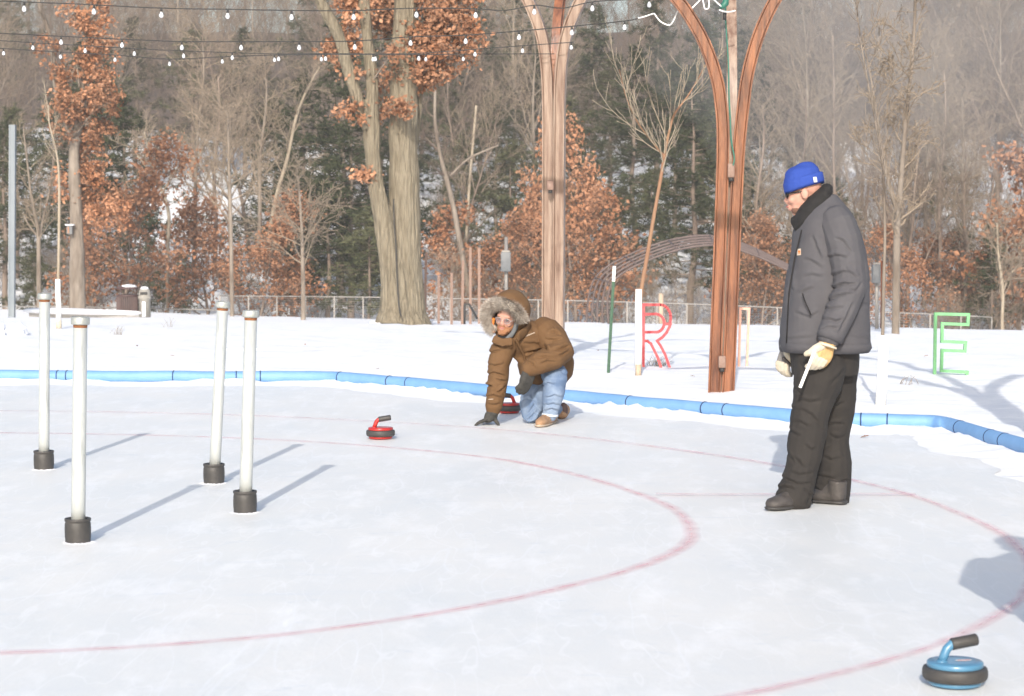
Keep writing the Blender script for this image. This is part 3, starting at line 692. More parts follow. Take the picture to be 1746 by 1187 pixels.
# --- the brown thicket and far wood that fills the slope: uncountable stems and twigs, one object
def far_wood():
    r_ = np.random.default_rng(5); N = 17500
    Y = 108 + 205 * r_.random(N) ** .82; px = r_.uniform(-170, 1920, N); X = (px - CX) / F * Y
    keep = np.ones(N, bool); Z = np.zeros(N); dens = np.zeros(N)
    gz = {}
    for i in range(N):
        x, y = float(X[i]), float(Y[i]); key = (round(x * .5), round(y * .4))
        if key not in gz:
            gz[key] = (zt(x, y), noise.noise(Vector((x * .09, y * .05, 31))) + .5 * noise.noise(Vector((x * .3, y * .12, 3))))
        Z[i], dens[i] = gz[key]
    up = np.clip((Y - 112) / 45, 0, 1); right = np.clip((px - 1330) / 250, 0, 1) * .25
    keep = r_.random(N) < np.clip(.20 + .90 * up + right + .9 * dens, .04, 1)
    X, Y, Z = X[keep], Y[keep], Z[keep]; n = len(X)
    # sprays: each stem carries side shoots, each shoot its own twigs
    base = r_.random(n) ** 1.3 * np.where(Y > 135, 8.5, 3.2); Ls = r_.gamma(3.0, .5, n) + .9
    pxk = X / Y * F + CX; ok = np.ones(n, bool)
    for hh in (0, .5, 1.0):
        py = HOR - (Z + base + Ls * hh - CAMH) / Y * F
        for cx_, cy_, rx, ry, p_ in CLEAR: ok &= ~((((pxk - cx_) / rx) ** 2 + ((py - cy_) / ry) ** 2 < 1) & (r_.random(n) < p_ * .8))
    X, Y, Z, base, Ls = X[ok], Y[ok], Z[ok], base[ok], Ls[ok]; n = len(X)
    up_ = np.array([0, 0, 1.0])
    def unit(v): return v / np.linalg.norm(v, axis=-1, keepdims=True)
    d0 = unit(r_.normal(0, .38, (n, 3)) + up_); o0 = np.stack([X, Y, Z + base - .2], 1)
    O, Dv, Ll, Ww = [o0], [d0], [Ls], [.011 + .022 * r_.random(n) ** 3]
    k1 = 6; o1 = (o0[:, None] + d0[:, None] * Ls[:, None, None] * r_.uniform(.15, .95, (n, k1, 1))).reshape(-1, 3)
    d1 = unit(np.repeat(d0, k1, 0) * .8 + r_.normal(0, .55, (n * k1, 3)) + up_ * .15); L1 = np.repeat(Ls, k1) * r_.uniform(.3, .7, n * k1)
    O.append(o1); Dv.append(d1); Ll.append(L1); Ww.append(np.full(n * k1, .0095))
    k2 = 4; o2 = (o1[:, None] + d1[:, None] * L1[:, None, None] * r_.uniform(.2, .98, (n * k1, k2, 1))).reshape(-1, 3)
    d2 = unit(np.repeat(d1, k2, 0) * .8 + r_.normal(0, .5, (n * k1 * k2, 3)) + up_ * .1); L2 = np.repeat(L1, k2) * r_.uniform(.3, .7, n * k1 * k2)
    O.append(o2); Dv.append(d2); Ll.append(L2); Ww.append(np.full(n * k1 * k2, .0075))
    P0 = np.concatenate(O); D0 = np.concatenate(Dv); L = np.concatenate(Ll); w_ = np.concatenate(Ww)[:, None]; n = len(P0)
    b = r_.random(n) * 6.283; S0 = np.stack([np.cos(b), np.sin(b), np.zeros(n)], 1); S1 = np.cross(D0, S0)
    J = r_.normal(0, .07, (n, 3)) * L[:, None]; P1 = P0 + D0 * L[:, None] * .5 + J; P2 = P0 + D0 * L[:, None]
    V = np.stack([P0 - S0 * w_, P0 + S0 * w_, P0 + S1 * w_ * 1.6, P1 - S0 * w_ * .7, P1 + S0 * w_ * .7, P1 + S1 * w_, P2], 1).reshape(-1, 3)
    k = (np.arange(n) * 7)[:, None]
    Q = np.concatenate([k + np.array([[0, 1, 4, 3]]), k + np.array([[1, 2, 5, 4]]), k + np.array([[2, 0, 3, 5]])], 0); T = np.concatenate([k + np.array([[3, 4, 6]]), k + np.array([[4, 5, 6]]), k + np.array([[5, 3, 6]])], 0)
    me = bpy.data.meshes.new('far_wood'); me.vertices.add(len(V)); me.vertices.foreach_set('co', V.ravel())
    loops = np.concatenate([Q.ravel(), T.ravel()]); me.loops.add(len(loops)); me.loops.foreach_set('vertex_index', loops)
    st = np.concatenate([np.arange(len(Q)) * 4, len(Q) * 4 + np.arange(len(T)) * 3]); me.polygons.add(len(st)); me.polygons.foreach_set('loop_start', st)
    me.update(calc_edges=True); me.validate(); me.materials.append(M['wood_mass'])
    o = bpy.data.objects.new('far_wood', me); COL.objects.link(o)
    tag(o, 'brown tangle of bare stems and twigs filling the snowy hillside', 'wood', kind='stuff')
M['wood_mass'] = mat('thicket_bark', (.15, .115, .092), .95, (.26, .205, .165), .10, rnd=.5, spec=.1)
far_wood()

# --- single trees near the lawn, trunks drawn from their picture outline
def px_tree(name, label, cat, stems, Y, bark, twig, seed, kids_n=10, L=1.5, P_=None, maxlev=2, lev0=.25, leaf=None, lf=(5, .1, .1), frac=1, group=None, ang=(30, 60), depth=0, disp=0, rk=.4, sel=None):
    """stems: lists of (px, py, width px, distance offset)."""
    rg = random.Random(seed); s0 = stems[0][0]; base = D(s0[0], s0[1], Y + s0[3]); base.z = min(base.z, zt(base.x, base.y)) if abs(base.z - zt(base.x, base.y)) < 1.2 else base.z
    root = empty(name, base, label, cat, group); parts = []; wood = [[], [], []]; tips = []
    PP = dict(BARE, **(P_ or {}))
    for si, st in enumerate(stems):
        pts = [D(a, b, Y + dy) for a, b, wd, dy in st]; rad = [wd / 2 * Y / F for a, b, wd, dy in st]
        if si == 0: pts[0].z = base.z - .15
        # smooth
        P2 = catmull(pts, 5); R2 = []
        for i in range(len(rad) - 1): R2 += [rad[i] + (rad[i + 1] - rad[i]) * k / 5 for k in range(5)]
        R2.append(rad[-1]); parts.append((P2, R2))
        nl = kids_n if not isinstance(kids_n, (list, tuple)) else kids_n[si]
        for k in range(nl):
            t = lev0 + (1 - lev0) * (k + rg.random()) / nl if si == 0 else (k + rg.random()) / nl
            x = t * (len(P2) - 1); i = min(int(x), len(P2) - 2); q = P2[i].lerp(P2[i + 1], x - i); dd = (P2[i + 1] - P2[i]).normalized()
            ort = dd.orthogonal().normalized(); ort.rotate(Matrix.Rotation(rg.random() * 6.3, 3, dd)); an = R(rg.uniform(*ang))
            grow(rg, wood, tips, q, (dd * math.cos(an) + ort * math.sin(an)).normalized(), L * rg.uniform(.6, 1.2) * (1.2 - .6 * t), max(.006, R2[i] * rk), 1, maxlev + 1, PP, [6, 5, 4, 3])
        tips.append((P2[-1], Vector((0, 0, 1))))
    if disp:
        me = fuse([tube(a, b, 20) for a, b in parts], disp, 4)
        put(me, 'trunk', M[bark], root, lambda c, n_: .022 * noise.noise(Vector((c.x * 13, c.y * 13, c.z * 1.1))) + .012 * noise.noise(Vector((c.x * 26, c.y * 26, c.z * 4))) + .03 * noise.noise(c * 1.2))
    else:
        mb = MB()
        for a, b in parts: mb.add(*tube(a, b, 10))
        mb.build('trunk', M[bark], root)
    if wood[1] or wood[2]: wood_mesh(wood[1] + wood[2]).build('branches', M[twig], root)
    if leaf:
        if sel: tips = [t for t in tips if sel(t[0])]
        tips = [t for t in tips if rg.random() < frac]
        leafmesh(rg, tips, *lf).build('leaves', M[leaf], root, smooth=False)
    return root, tips

# big two-stemmed oak
YB = 60
oak_stems = [[(693, 552, 96, 0), (692, 538, 76, 0), (693, 515, 62, 0), (691, 450, 56, 0), (690, 380, 55, 0), (689, 310, 52, 0), (688, 262, 48, 0), (687, 225, 48, 0), (689, 190, 48, 0), (687, 130, 44, 0), (689, 60, 39, 0), (691, 0, 36, 0), (694, -90, 30, 0), (690, -220, 22, 0)],
             [(672, 550, 66, -.3), (672, 520, 46, -.3), (668, 470, 38, -.3), (660, 410, 35, -.3), (650, 360, 31, -.3), (640, 310, 28, -.3), (635, 260, 27, -.3), (634, 225, 29, -.3), (634, 190, 26, -.3), (634, 140, 22, -.3), (628, 80, 20, -.3), (622, 20, 19, -.3), (615, -60, 16, -.3)],
             [(634, 228, 22, -.3), (620, 195, 21, -.4), (606, 158, 22, -.5), (592, 112, 20, -.6), (580, 70, 20, -.7), (564, 35, 19, -.8), (545, -2, 18, -.9), (520, -70, 15, -1.2)],
             [(682, 553, 56, -.25), (682, 500, 42, -.25), (680, 450, 34, -.25), (675, 405, 24, -.2), (671, 375, 12, -.1)],
             [(704, 270, 14, .5), (711, 215, 12, .6), (716, 150, 11, .6), (716, 100, 10, .7), (722, 40, 9, .7), (740, -50, 8, .7)]]
OAKP = dict(kids=[6, 5, 4, 3], len=[.5, .5, .5], up=.02, jit=.12, rmin=.008)
def oaksel(p):
    v = p - CAM; k = F / (v.y * math.cos(TILT)); x = CX + v.x / v.y * F; yy = HOR - v.z / v.y * F
    return True
big, _ = px_tree('oak_tree', 'massive two-stemmed oak with furrowed grey-tan bark, thickest trunk in view', 'oak tree', oak_stems, YB, 'bark', 'bark_grey', 21, kids_n=[0, 0, 0, 0, 0], L=1.0, disp=.025)
# leafy boughs of the big oak
def bough(root, Y, pts, leafn, seed, spread=.38, size=.17, mtl='oak_leaf', tw='bark_grey', r0=.03):
    rg = random.Random(seed); wood = [[], [], []]; tips = []
    P2 = catmull([D(a, b, Y + c) for a, b, c in pts], 5)
    for i in range(leafn):
        x = (.15 + .85 * rg.random()) * (len(P2) - 1); k = min(int(x), len(P2) - 2); q = P2[k].lerp(P2[k + 1], x - k)
        d = Vector((rg.gauss(0, 1), rg.gauss(0, 1), rg.gauss(.1, .8))).normalized()
        grow(rg, wood, tips, q, d, spread * rg.uniform(.5, 1.3), .012, 2, 3, dict(BARE, kids=[0, 0, 3, 0], len=[.5, .5, .6]), [4, 4, 3, 3])
    mb = wood_mesh(wood[1] + wood[2]); mb.add(*tube(P2, [r0 * (1 - .7 * i / (len(P2) - 1)) for i in range(len(P2))], 6))
    b = mb.build('bough', M[tw], root)
    leafmesh(rg, tips, 9, .12, size * .72).build('leaves', M[mtl], b, smooth=False)
bough(big, YB, [(705, 95, 0), (740, 60, -.5), (770, 20, -1), (800, -10, -1)], 42, 1, .55)
bough(big, YB, [(700, 40, .4), (735, 20, .4), (760, -20, .2)], 26, 11, .6)
bough(big, YB, [(705, 140, 0), (740, 110, -.5), (770, 95, -.8), (802, 62, -1)], 40, 2, .5)
bough(big, YB, [(712, 60, 0), (750, 70, -.5), (785, 40, -.8)], 30, 3, .55)
bough(big, YB, [(712, 120, .3), (735, 125, 0), (765, 120, 0)], 14, 4, .4)
bough(big, YB, [(720, 60, .3), (728, 100, 0), (733, 150, 0)], 18, 5, .3)
bough(big, YB, [(634, 140, -.4), (655, 110, -.6), (670, 95, -1.0)], 5, 6, .35)
bough(big, YB, [(630, 60, -.3), (610, 30, .2), (600, 60, .3), (600, 95, .3)], 26, 7, .4)
bough(big, YB, [(628, 20, -.3), (605, 5, 0), (580, -5, 0)], 24, 8, .4)
bough(big, YB, [(640, 50, .8), (655, 30, 1.0), (665, 10, 1.0), (660, 60, 1)], 30, 9, .4, mtl='oak_leaf2')
bough(big, YB, [(606, 150, -.5), (585, 95, -.2), (560, 78, 0)], 9, 10, .35)
bough(big, YB, [(616, 200, -.4), (600, 190, -.6), (588, 195, -.7), (606, 215, -.7)], 7, 12, .32)
bough(big, YB, [(650, 200, 0), (672, 185, -1.0), (692, 190, -1.2)], 10, 13, .28)
bough(big, YB, [(625, 300, -.4), (615, 297, -.6), (612, 297, -.7)], 5, 14, .16)
bough(big, YB, [(650, 130, .5), (655, 170, .9), (655, 200, .9)], 8, 15, .3)
# dark lighting cable down the trunk
MB().add(*tube(catmull([D(a, b, YB - .75 + c) for a, b, c in ((671, 340, .1), (672, 380, .1), (675, 420, 0), (677, 470, 0), (680, 520, -.1), (684, 540, -.3))], 5), .018, 6)).build('cable', M['wire'], big)
# tall two-forked tree with clinging leaves on the left
YL = 88
lt, _ = px_tree('oak_tree', 'tall forked tree at left, its grey trunk wrapped in rusty leaves', 'oak tree',
    [[(133, 529, 30, 0), (132, 500, 27, 0), (131, 400, 23, 0), (128, 320, 21, 0), (126, 260, 18, 0), (133, 220, 15, 0), (142, 180, 14, 0), (143, 140, 12, 0), (147, 90, 13, 0), (147, 40, 12, 0), (148, -40, 12, 0), (150, -150, 9, 0)],
     [(127, 262, 12, 0), (115, 215, 10, 0), (98, 172, 9, 0), (93, 120, 9, 0), (88, 80, 8, 0), (78, 40, 8, 0), (64, -5, 7, 0), (50, -80, 6, 0)]], YL, 'bark_grey', 'bark_grey', 31, kids_n=[5, 3], L=1.3, lev0=.5, disp=.05)
for k, (pts, n_, sp) in enumerate([([(135, 210, -.3), (120, 195, -.6), (102, 200, -1)], 26, .5), ([(135, 150, -.3), (130, 110, -.5), (120, 140, -.6)], 30, .5), ([(147, 110, -.3), (165, 75, -.6), (175, 60, -.6)], 28, .5), ([(147, 60, -.3), (130, 40, -.6), (125, 15, -.6)], 26, .5), ([(148, 40, -.3), (165, 20, -.6), (160, -10, -.6)], 24, .5),
        ([(140, 190, -.3), (165, 150, -.8), (175, 110, -.8)], 34, .5), ([(130, 230, -.3), (160, 190, -.8), (195, 165, -1)], 40, .6), ([(135, 270, .3), (160, 240, .3), (185, 215, .2)], 36, .5), ([(140, 290, .4), (152, 300, .4), (175, 275, .3)], 30, .5), ([(145, 330, .5), (165, 330, .5), (190, 340, .3)], 38, .6), ([(150, 380, .5), (180, 370, .5), (215, 350, .3)], 40, .65), ([(98, 172, 0), (85, 85, -.4), (95, 90, -.4)], 12, .4), ([(98, 172, -.3), (110, 165, -.6), (118, 175, -.6)], 14, .4), ([(130, 420, .5), (112, 330, .2), (105, 320, .2)], 12, .5)]):
    bough(lt, YL, pts, int(n_ * .68), 50 + k, sp * 1.15, .21)
fd = empty('bird_feeder', D(119, 399, YL - .5), 'small black and orange bird feeder on the left rusty-leaved trunk', 'bird feeder')
MB().add(*box(D(119, 392, YL - .5), (.22, .2, .34), bev=.01)).build('feeder_box', M['boxgrey'], fd, smooth=False)
MB().add(*box(D(119, 383.5, YL - .5), (.34, .3, .05), bev=.01)).build('snowy_roof', M['snow_lump'], fd, smooth=False)
MB().add(*box(D(116.5, 392, YL - .62), (.05, .02, .26))).build('side_panel', M['oak_leaf'], fd, smooth=False)

THIN = dict(kids=[6, 6, 5, 3], len=[.5, .55, .55], up=.05, jit=.10, rmin=.0095, ang=(25, 60))
px_tree('bare_tree', 'thin straight leafless tree at the fence, left of the pair there', 'tree', [[(396, 549, 8, 0), (395, 480, 7, 0), (394, 400, 6.5, 0), (392, 330, 6, 0), (390, 260, 4, 0), (388, 190, 3, 0)]], 88, 'bark_grey', 'twig_pale', 41, 22, 2.6, THIN, lev0=.45)
px_tree('bare_tree', 'thin leafless tree at the fence with wide fine branches, nearer the big oak', 'tree', [[(517, 549, 9, 0), (517, 490, 7.5, 0), (516, 440, 7, 0), (515, 400, 5, 0), (512, 350, 4, 0), (508, 300, 3, 0)]], 84, 'bark_grey', 'twig_pale', 42, 22, 2.6, THIN, lev0=.3)
px_tree('bare_tree', 'leafless tree forking low between the steel post and white sleeve', 'tree', [[(67, 527, 9, 0), (66, 470, 8, 0), (66, 420, 7.5, 0), (64, 385, 6, 0), (54, 340, 4.5, 0), (48, 290, 3.5, 0), (40, 220, 2.5, 0)], [(66, 415, 5, 0), (74, 370, 4.5, 0), (86, 320, 3.5, 0), (92, 260, 3, 0)], [(66, 405, 4, 0), (50, 385, 3, 0), (42, 370, 2.5, 0)]], 90, 'bark_grey', 'twig_pale', 43, [14, 8, 4], 1.9, THIN, lev0=.4)
px_tree('bare_tree', 'thick pale-barked leafless trunk right of the standing man', 'tree', [[(1526, 590, 16, 0), (1527, 560, 13, 0), (1528, 500, 13.5, 0), (1529, 440, 13, 0), (1530, 380, 12, 0), (1535, 320, 10, 0), (1541, 250, 8, 0), (1547, 180, 7, 0), (1556, 100, 6, 0), (1560, 20, 5.5, 0), (1562, -60, 5, 0)], [(1531, 370, 8, 0), (1512, 300, 5, 0), (1500, 230, 4, 0), (1488, 150, 3, 0), (1470, 60, 2.5, 0)]], 52, 'bark_grey', 'twig_pale', 44, [26, 12], 1.6, THIN, lev0=.35)
px_tree('bare_tree', 'pale slim leafless tree right of the fence end', 'tree', [[(1709, 577, 6.5, 0), (1709, 540, 5.5, 0), (1710, 500, 5.5, 0), (1706, 460, 5, 0), (1702, 430, 4, 0), (1700, 380, 3, 0)], [(1710, 498, 3, 0), (1722, 470, 3, 0), (1738, 450, 2, 0)]], 86, 'bark_pale', 'twig_pale', 45, [16, 6], 2.2, THIN, lev0=.3)
px_tree('bare_tree', 'pale bent leafless tree in front of the snowy clearing', 'tree', [[(285, 520, 6, 0), (286, 430, 6, 0), (288, 370, 6, 0), (280, 335, 6, 0), (264, 300, 5, 0), (254, 260, 4, 0), (246, 225, 3, 0)], [(264, 300, 3, 0), (245, 280, 3, 0), (225, 250, 2, 0)]], 103, 'bark_pale', 'twig_pale', 46, [10, 5], 2.4, THIN, lev0=.4)
px_tree('bare_tree', 'leafless hillside tree leaning right above the rusty oaks', 'tree', [[(455, 420, 7, 0), (470, 340, 7, 0), (490, 270, 6, 0), (505, 200, 5, 0), (525, 150, 4, 0), (545, 115, 3, 0)]], 108, 'bark_pale', 'twig_pale', 47, 12, 2.6, THIN, lev0=.3)
px_tree('bare_tree', 'leafless tree with a broken pale limb right of the big oak', 'tree', [[(800, 500, 10, 0), (782, 400, 10, 0), (768, 330, 9, 0), (752, 270, 7, 0), (742, 210, 6, 0), (742, 150, 4, 0)], [(768, 300, 5, 0), (800, 270, 4, 0), (850, 248, 3, 0)]], 104, 'bark_grey', 'twig', 48, [10, 5], 2.0, THIN, lev0=.4)
px_tree('bare_tree', 'straight pole-thin pale snag between the big oak and paler pillar', 'tree', [[(795, 400, 5, 0), (800, 320, 5, 0), (806, 250, 4.5, 0), (812, 180, 4, 0)]], 106, 'bark_pale', 'twig', 49, 3, .6, THIN)
for k, (x0, x1, yb, yt_) in enumerate([(330, 345, 470, 60), (365, 372, 460, 130), (440, 452, 440, 110), (1285, 1300, 520, 180), (1310, 1295, 560, 230), (1600, 1610, 540, 120), (1650, 1640, 560, 150), (1430, 1420, 560, 60), (1575, 1590, 520, 80), (1350, 1372, 560, 150)]):
    px_tree('bare_tree', ['leafless tree rising behind the rusty oaks, leftmost of a trio', 'slim leafless tree rising behind the rusty oaks, middle of a trio', 'leafless tree rising behind the rusty oaks, rightmost of a trio', 'leafless tree just right of the brown arched pillar', 'crooked leafless trunk right of the brown pillar, under the trellis', 'leafless tree rising above the green letter', 'leafless tree rising right of the green letter', 'leafless tree directly behind the standing man', 'leafless tree just right of the thick pale trunk', 'leafless tree left of the standing man'][k], 'tree',
        [[(x0, yb, 8, 0), (x0 + 3, yb * .75 + yt_ * .25, 7, 0), ((x0 + x1) / 2 - 3, (yb + yt_) / 2, 5.5, 0), (x1 + 2, yb * .2 + yt_ * .8, 4, 0), (x1, yt_, 2.5, 0)]], 106 + k, 'bark_far' if k % 2 else 'bark_grey', 'twig_pale', 60 + k, 26, 3.0, THIN, lev0=.3)

# sleeved saplings
def sleeve(root, a, b, wpx, Y, foot=True):
    p0 = D(a[0], a[1], Y); p1 = D(b[0], b[1], Y); r = wpx / 2 * Y / F
    mb = MB(); mb.add(*tube([p0, p0.lerp(p1, .35) + Vector((.004, 0, 0)), p0.lerp(p1, .7) - Vector((.003, 0, 0)), p1], [r * 1.05, r, r * 1.02, r], 20)); mb.build('white_sleeve', M['white'], root)
Y1 = P(1088, 640).y
UPB = dict(kids=[3, 5, 3, 2], len=[.5, .45, .45], up=.17, jit=.05, rmin=.0028, ang=(18, 45))
s1, _ = px_tree('sapling', 'red-barked sapling with upswept bare branches in a tall white sleeve by the red letter', 'sapling', [[(1089, 641, 8, 0), (1090, 560, 8, 0), (1093, 500, 7.5, 0), (1103, 440, 7, 0), (1113, 380, 6.5, 0), (1121, 335, 6, 0), (1129, 290, 6, 0), (1133, 262, 6, 0)], [(1133, 264, 5, 0), (1141, 225, 4.5, 0), (1150, 195, 4, 0), (1172, 165, 3, 0), (1190, 135, 2.2, 0), (1203, 110, 1.5, 0)], [(1132, 266, 4, 0), (1112, 242, 3.2, 0), (1085, 205, 2.6, 0), (1066, 160, 2, 0), (1056, 118, 1.4, 0)]], Y1, 'bark_red', 'bark_pale', 71, [4, 11, 10], .70, UPB, lev0=.82, ang=(15, 50), rk=.5, maxlev=1)
sleeve(s1, (1088, 628), (1089.5, 493), 12.0, Y1)
MB().add(*tube([D(1088, 642, Y1 - .03), D(1089, 622, Y1 - .03)], .03, 10)).build('wooden_foot', M['wood'], s1)
Y2 = P(1502, 692).y
s2, _ = px_tree('sapling', 'tall thin sapling in a white sleeve just right of the standing man', 'sapling', [[(1502, 692, 6, 0), (1504, 640, 6, 0), (1505, 575, 6, 0), (1507, 480, 6, 0), (1509, 400, 5, 0), (1507, 320, 4.5, 0), (1505, 280, 4, 0), (1493, 210, 3.4, 0), (1480, 140, 2.8, 0), (1466, 60, 2.2, 0), (1458, -20, 1.6, 0)]], Y2, 'bark_grey', 'bark_grey', 72, 12, .55, UPB, lev0=.55, ang=(30, 60), maxlev=1)
sleeve(s2, (1501, 694), (1508, 572), 18, Y2)
MB().add(*tube([D(1503, 560, Y2 + .05), D(1504, 500, Y2 + .05), D(1504, 445, Y2 + .05)], .012, 8)).build('stake', M['corten'], s2)
Y3 = 35
s3, _ = px_tree('sapling', 'pale sapling in a narrow white sleeve at far left', 'sapling', [[(100, 560, 5, 0), (99, 500, 5, 0), (100, 440, 5, 0), (101, 350, 5, 0), (100, 290, 4, 0), (94, 250, 3, 0), (84, 210, 2.4, 0), (82, 180, 1.6, 0)]], Y3, 'bark_pale', 'bark_pale', 73, 10, .7, UPB, lev0=.6, ang=(25, 55), maxlev=1)
sleeve(s3, (100, 548), (98.5, 476), 9, Y3)
MB().add(*tube([D(100.5, 560, Y3), D(100, 546, Y3)], .046, 10)).build('yellowed_sleeve_foot', M['gcream'], s3)

# ------------------------------------------------------------------ arched pillars
OFFS = [(0, .062), (1.0, .064), (1.9, .066), (2.3, .072), (2.55, .085), (2.75, .108), (2.89, .133), (3.05, .18), (3.19, .237), (3.32, .30), (3.45, .38), (3.6, .49), (3.8, .68), (4.05, 1.0), (4.3, 1.45), (4.5, 2.0), (4.62, 2.6), (4.68, 3.2)]
def arch_pillar(base, label, mats, rot=0, lift=0, lean=(.03, 0), w=.115, boxes=(), grp='arched pillars round the rink', right=1.0):
    root = empty('arched_pillar', base, label, 'pillar', grp)
    h, tw = w / 2, .013
    e_, f_ = h * .8, h; sec = [(-e_, -f_), (e_, -f_), (e_, -f_ + tw), (e_ * .45, -f_ + tw * 1.7), (e_ * .45, f_ - tw * 1.7), (e_, f_ - tw), (e_, f_), (-e_, f_), (-e_, f_ - tw), (-e_ * .45, f_ - tw * 1.7), (-e_ * .45, -f_ + tw * 1.7), (-e_, -f_ + tw)]
    for k in range(3):
        a = rot + k * math.pi / 2; dr = Vector((math.cos(a), math.sin(a), 0)); sd = Vector((-dr.y, dr.x, 0))
        pts = []
        for z, o in OFFS:
            zz = z + (lift if z > 1.5 else 0)
            pts.append(base + Vector((lean[0] * min(zz, 2.6), 0, zz - .1)) + dr * (o if z < 2.6 else .1 + (o - .1) * (.93 if k else right)))
        pts = catmull(pts, 4); v = []; f = []; n = len(sec)
        for i, p in enumerate(pts):
            t = (pts[min(i + 1, len(pts) - 1)] - pts[max(i - 1, 0)]).normalized(); u = sd.cross(t).normalized()
            for (x, y_) in sec: v.append(p + sd * x + u * y_)
        for i in range(len(pts) - 1):
            for j in range(n):
                j2 = (j + 1) % n; f.append((i * n + j, i * n + j2, (i + 1) * n + j2, (i + 1) * n + j))
        f.append(tuple(range(n))); f.append(tuple(range((len(pts) - 1) * n, len(pts) * n))[::-1])
        MB().add(v, f).build('curved_arm', mats[k % len(mats)], root, smooth=False)
    for (p, s) in boxes:
        MB().add(*box(p, s, bev=.008)).build('junction_box', M['boxbrown'], root)
        MB().add(*tube([p + Vector((0, 0, -s[2] / 2)), p + Vector((.002, 0, -s[2] / 2 - .035))], .022, 12)).build('outlet', M['wire'], root)
    return root
b1 = P(1229, 668); Yp = b1.y
for kk in (0,):
    pA = arch_pillar(b1, 'brown rust-streaked pillar with arms curving out at top, between red letter and standing man', [M['corten'], M['corten_pale'], M['corten']], R(-4), 0, (.034, .0), right=.66, boxes=[(D(1246.5, 291, Yp - .09), (.062, .05, .125)), (D(1231, 617, Yp - .09), (.065, .05, .11))])
b2 = Vector((D(943, 600, 25).x, 25.0, 0)); b2.z = zt(b2.x, b2.y)
arch_pillar(b2, 'paler weathered pillar with curving arms rising behind the kneeling man', [M['corten_pale'], M['corten'], M['corten_pale']], R(-14), .86, (.003, 0), boxes=[(D(938, 316, 24.78), (.075, .07, .11))], w=.125)
arch_pillar(Vector((3.62, 13.9, 0)), 'arched pillar standing just outside the right edge of the frame', [M['corten'], M['corten_pale']], R(8), 0, (.01, 0))

# ------------------------------------------------------------------ string lights
def string_light(name_label, wire, bulbs, Ya, Yb, xr, sc=1.0):
    f_ = lambda x: Ya + (Yb - Ya) * (x - xr[0]) / (xr[1] - xr[0])
    pts = catmull([D(a, b, f_(a)) for a, b in wire], 5)
    root = empty('string_light', pts[len(pts) // 2], name_label, 'string light', 'strings of clear bulbs overhead')
    MB().add(*tube(pts, .0055, 6)).build('wire', M['wire'], root)
    for (bx, by) in bulbs:
        Y = f_(bx)
        # nearest wire height
        wy = None
        for (x0, y0), (x1, y1) in zip(wire, wire[1:]):
            if x0 <= bx <= x1: wy = y0 + (y1 - y0) * (bx - x0) / (x1 - x0)
        if wy is None: wy = by - 12
        top = D(bx, wy, Y); 
        s = .68 * sc
        so = MB().add(*lathe(top + Vector((0, 0, -.035 * s)), [(.008 * s, .042 * s), (.013 * s, .036 * s), (.015 * s, .01 * s), (.017 * s, -.012 * s), (.012 * s, -.014 * s)], 14)).build('socket', M['wire'], root)
        g = MB().add(*lathe(top + Vector((0, 0, -.05 * s)), [(.012 * s, .005), (.014 * s, -.006 * s), (.022 * s, -.022 * s), (.0285 * s, -.04 * s), (.029 * s, -.052 * s), (.022 * s, -.068 * s), (.010 * s, -.076 * s), (.001, -.078 * s)], 18)).build('bulb', M['glass'], so)
        # bulb is a sub-part of its socket, the filament stem sits inside it
        MB().add(*lathe(top + Vector((0, 0, -.05 * s)), [(.006 * s, -.002), (.0075 * s, -.02 * s), (.012 * s, -.035 * s), (.012 * s, -.05 * s), (.004 * s, -.06 * s)], 10)).build('filament', M['filament'], so)
W1 = [(-120, 0), (0, 2), (151, 8), (275, 14), (388, 16), (498, 18), (603, 18), (710, 14), (811, 15), (861, 18), (912, 9), (960, 14), (1012, 3), (1107, -3), (1200, -16)]
string_light('highest string of clear bulbs across the top of the frame', W1, [(41, 11), (160, 20), (275, 24), (388, 28), (497, 28), (603, 29), (710, 27), (811, 25), (911, 19), (1010, 12), (1107, 6)], 19.5, 20.5, (0, 1100), 1.0)
W2 = [(-120, 52), (0, 57), (104, 62), (208, 67), (310, 71), (411, 71), (510, 71), (605, 70), (700, 63), (794, 60), (885, 53), (975, 45), (1065, 36), (1090, 31)]
string_light('second highest string of clear bulbs, ending in a white cord', W2, [(104, 76), (208, 80), (310, 82), (411, 82), (510, 82), (605, 80), (700, 74), (794, 69), (885, 63), (975, 55), (1065, 45)], 21.5, 20.0, (0, 1100), .95)
W3 = [(-60, 65), (56, 73), (145, 78), (229, 83), (313, 87), (396, 90), (475, 92), (555, 91.5), (640, 92), (714, 91), (810, 84), (891, 78), (950, 74), (978, 72)]
string_light('third string of bulbs, tied to the paler pillar arm', W3, [(56, 83), (145, 87), (229, 91), (313, 94), (396, 96), (475, 99), (555, 101), (640, 100), (714, 102), (810, 92), (891, 86), (974, 80)], 25.2, 24.7, (0, 978), .95)
W4 = [(-90, 78), (6, 83), (103, 89), (196, 94), (289, 101), (379, 97), (468, 94), (553, 93), (636, 93), (726, 93), (790, 92.5), (870, 92), (945, 92)]
string_light('lowest string of bulbs, sagging at left and level at right', W4, [(6, 91), (103, 97), (196, 101), (289, 110), (379, 104), (468, 102), (548, 102), (636, 102), (726, 104), (790, 100)], 25.6, 24.8, (0, 945), .9)
wc = empty('white_cord', D(1140, 40, 20), 'loose white cord looping from the string lights to the brown pillar', 'cord')
MB().add(*tube(catmull([D(a, b, 20 - .02 * i) for i, (a, b) in enumerate([(1088, 31), (1097, 29), (1112, 24), (1116, 24), (1121, 31), (1128, 38), (1141, 43), (1148, 36), (1155, 20), (1160, 12)])] , 6), .0065, 8)).build('cord_loop', M['whitecord'], wc)
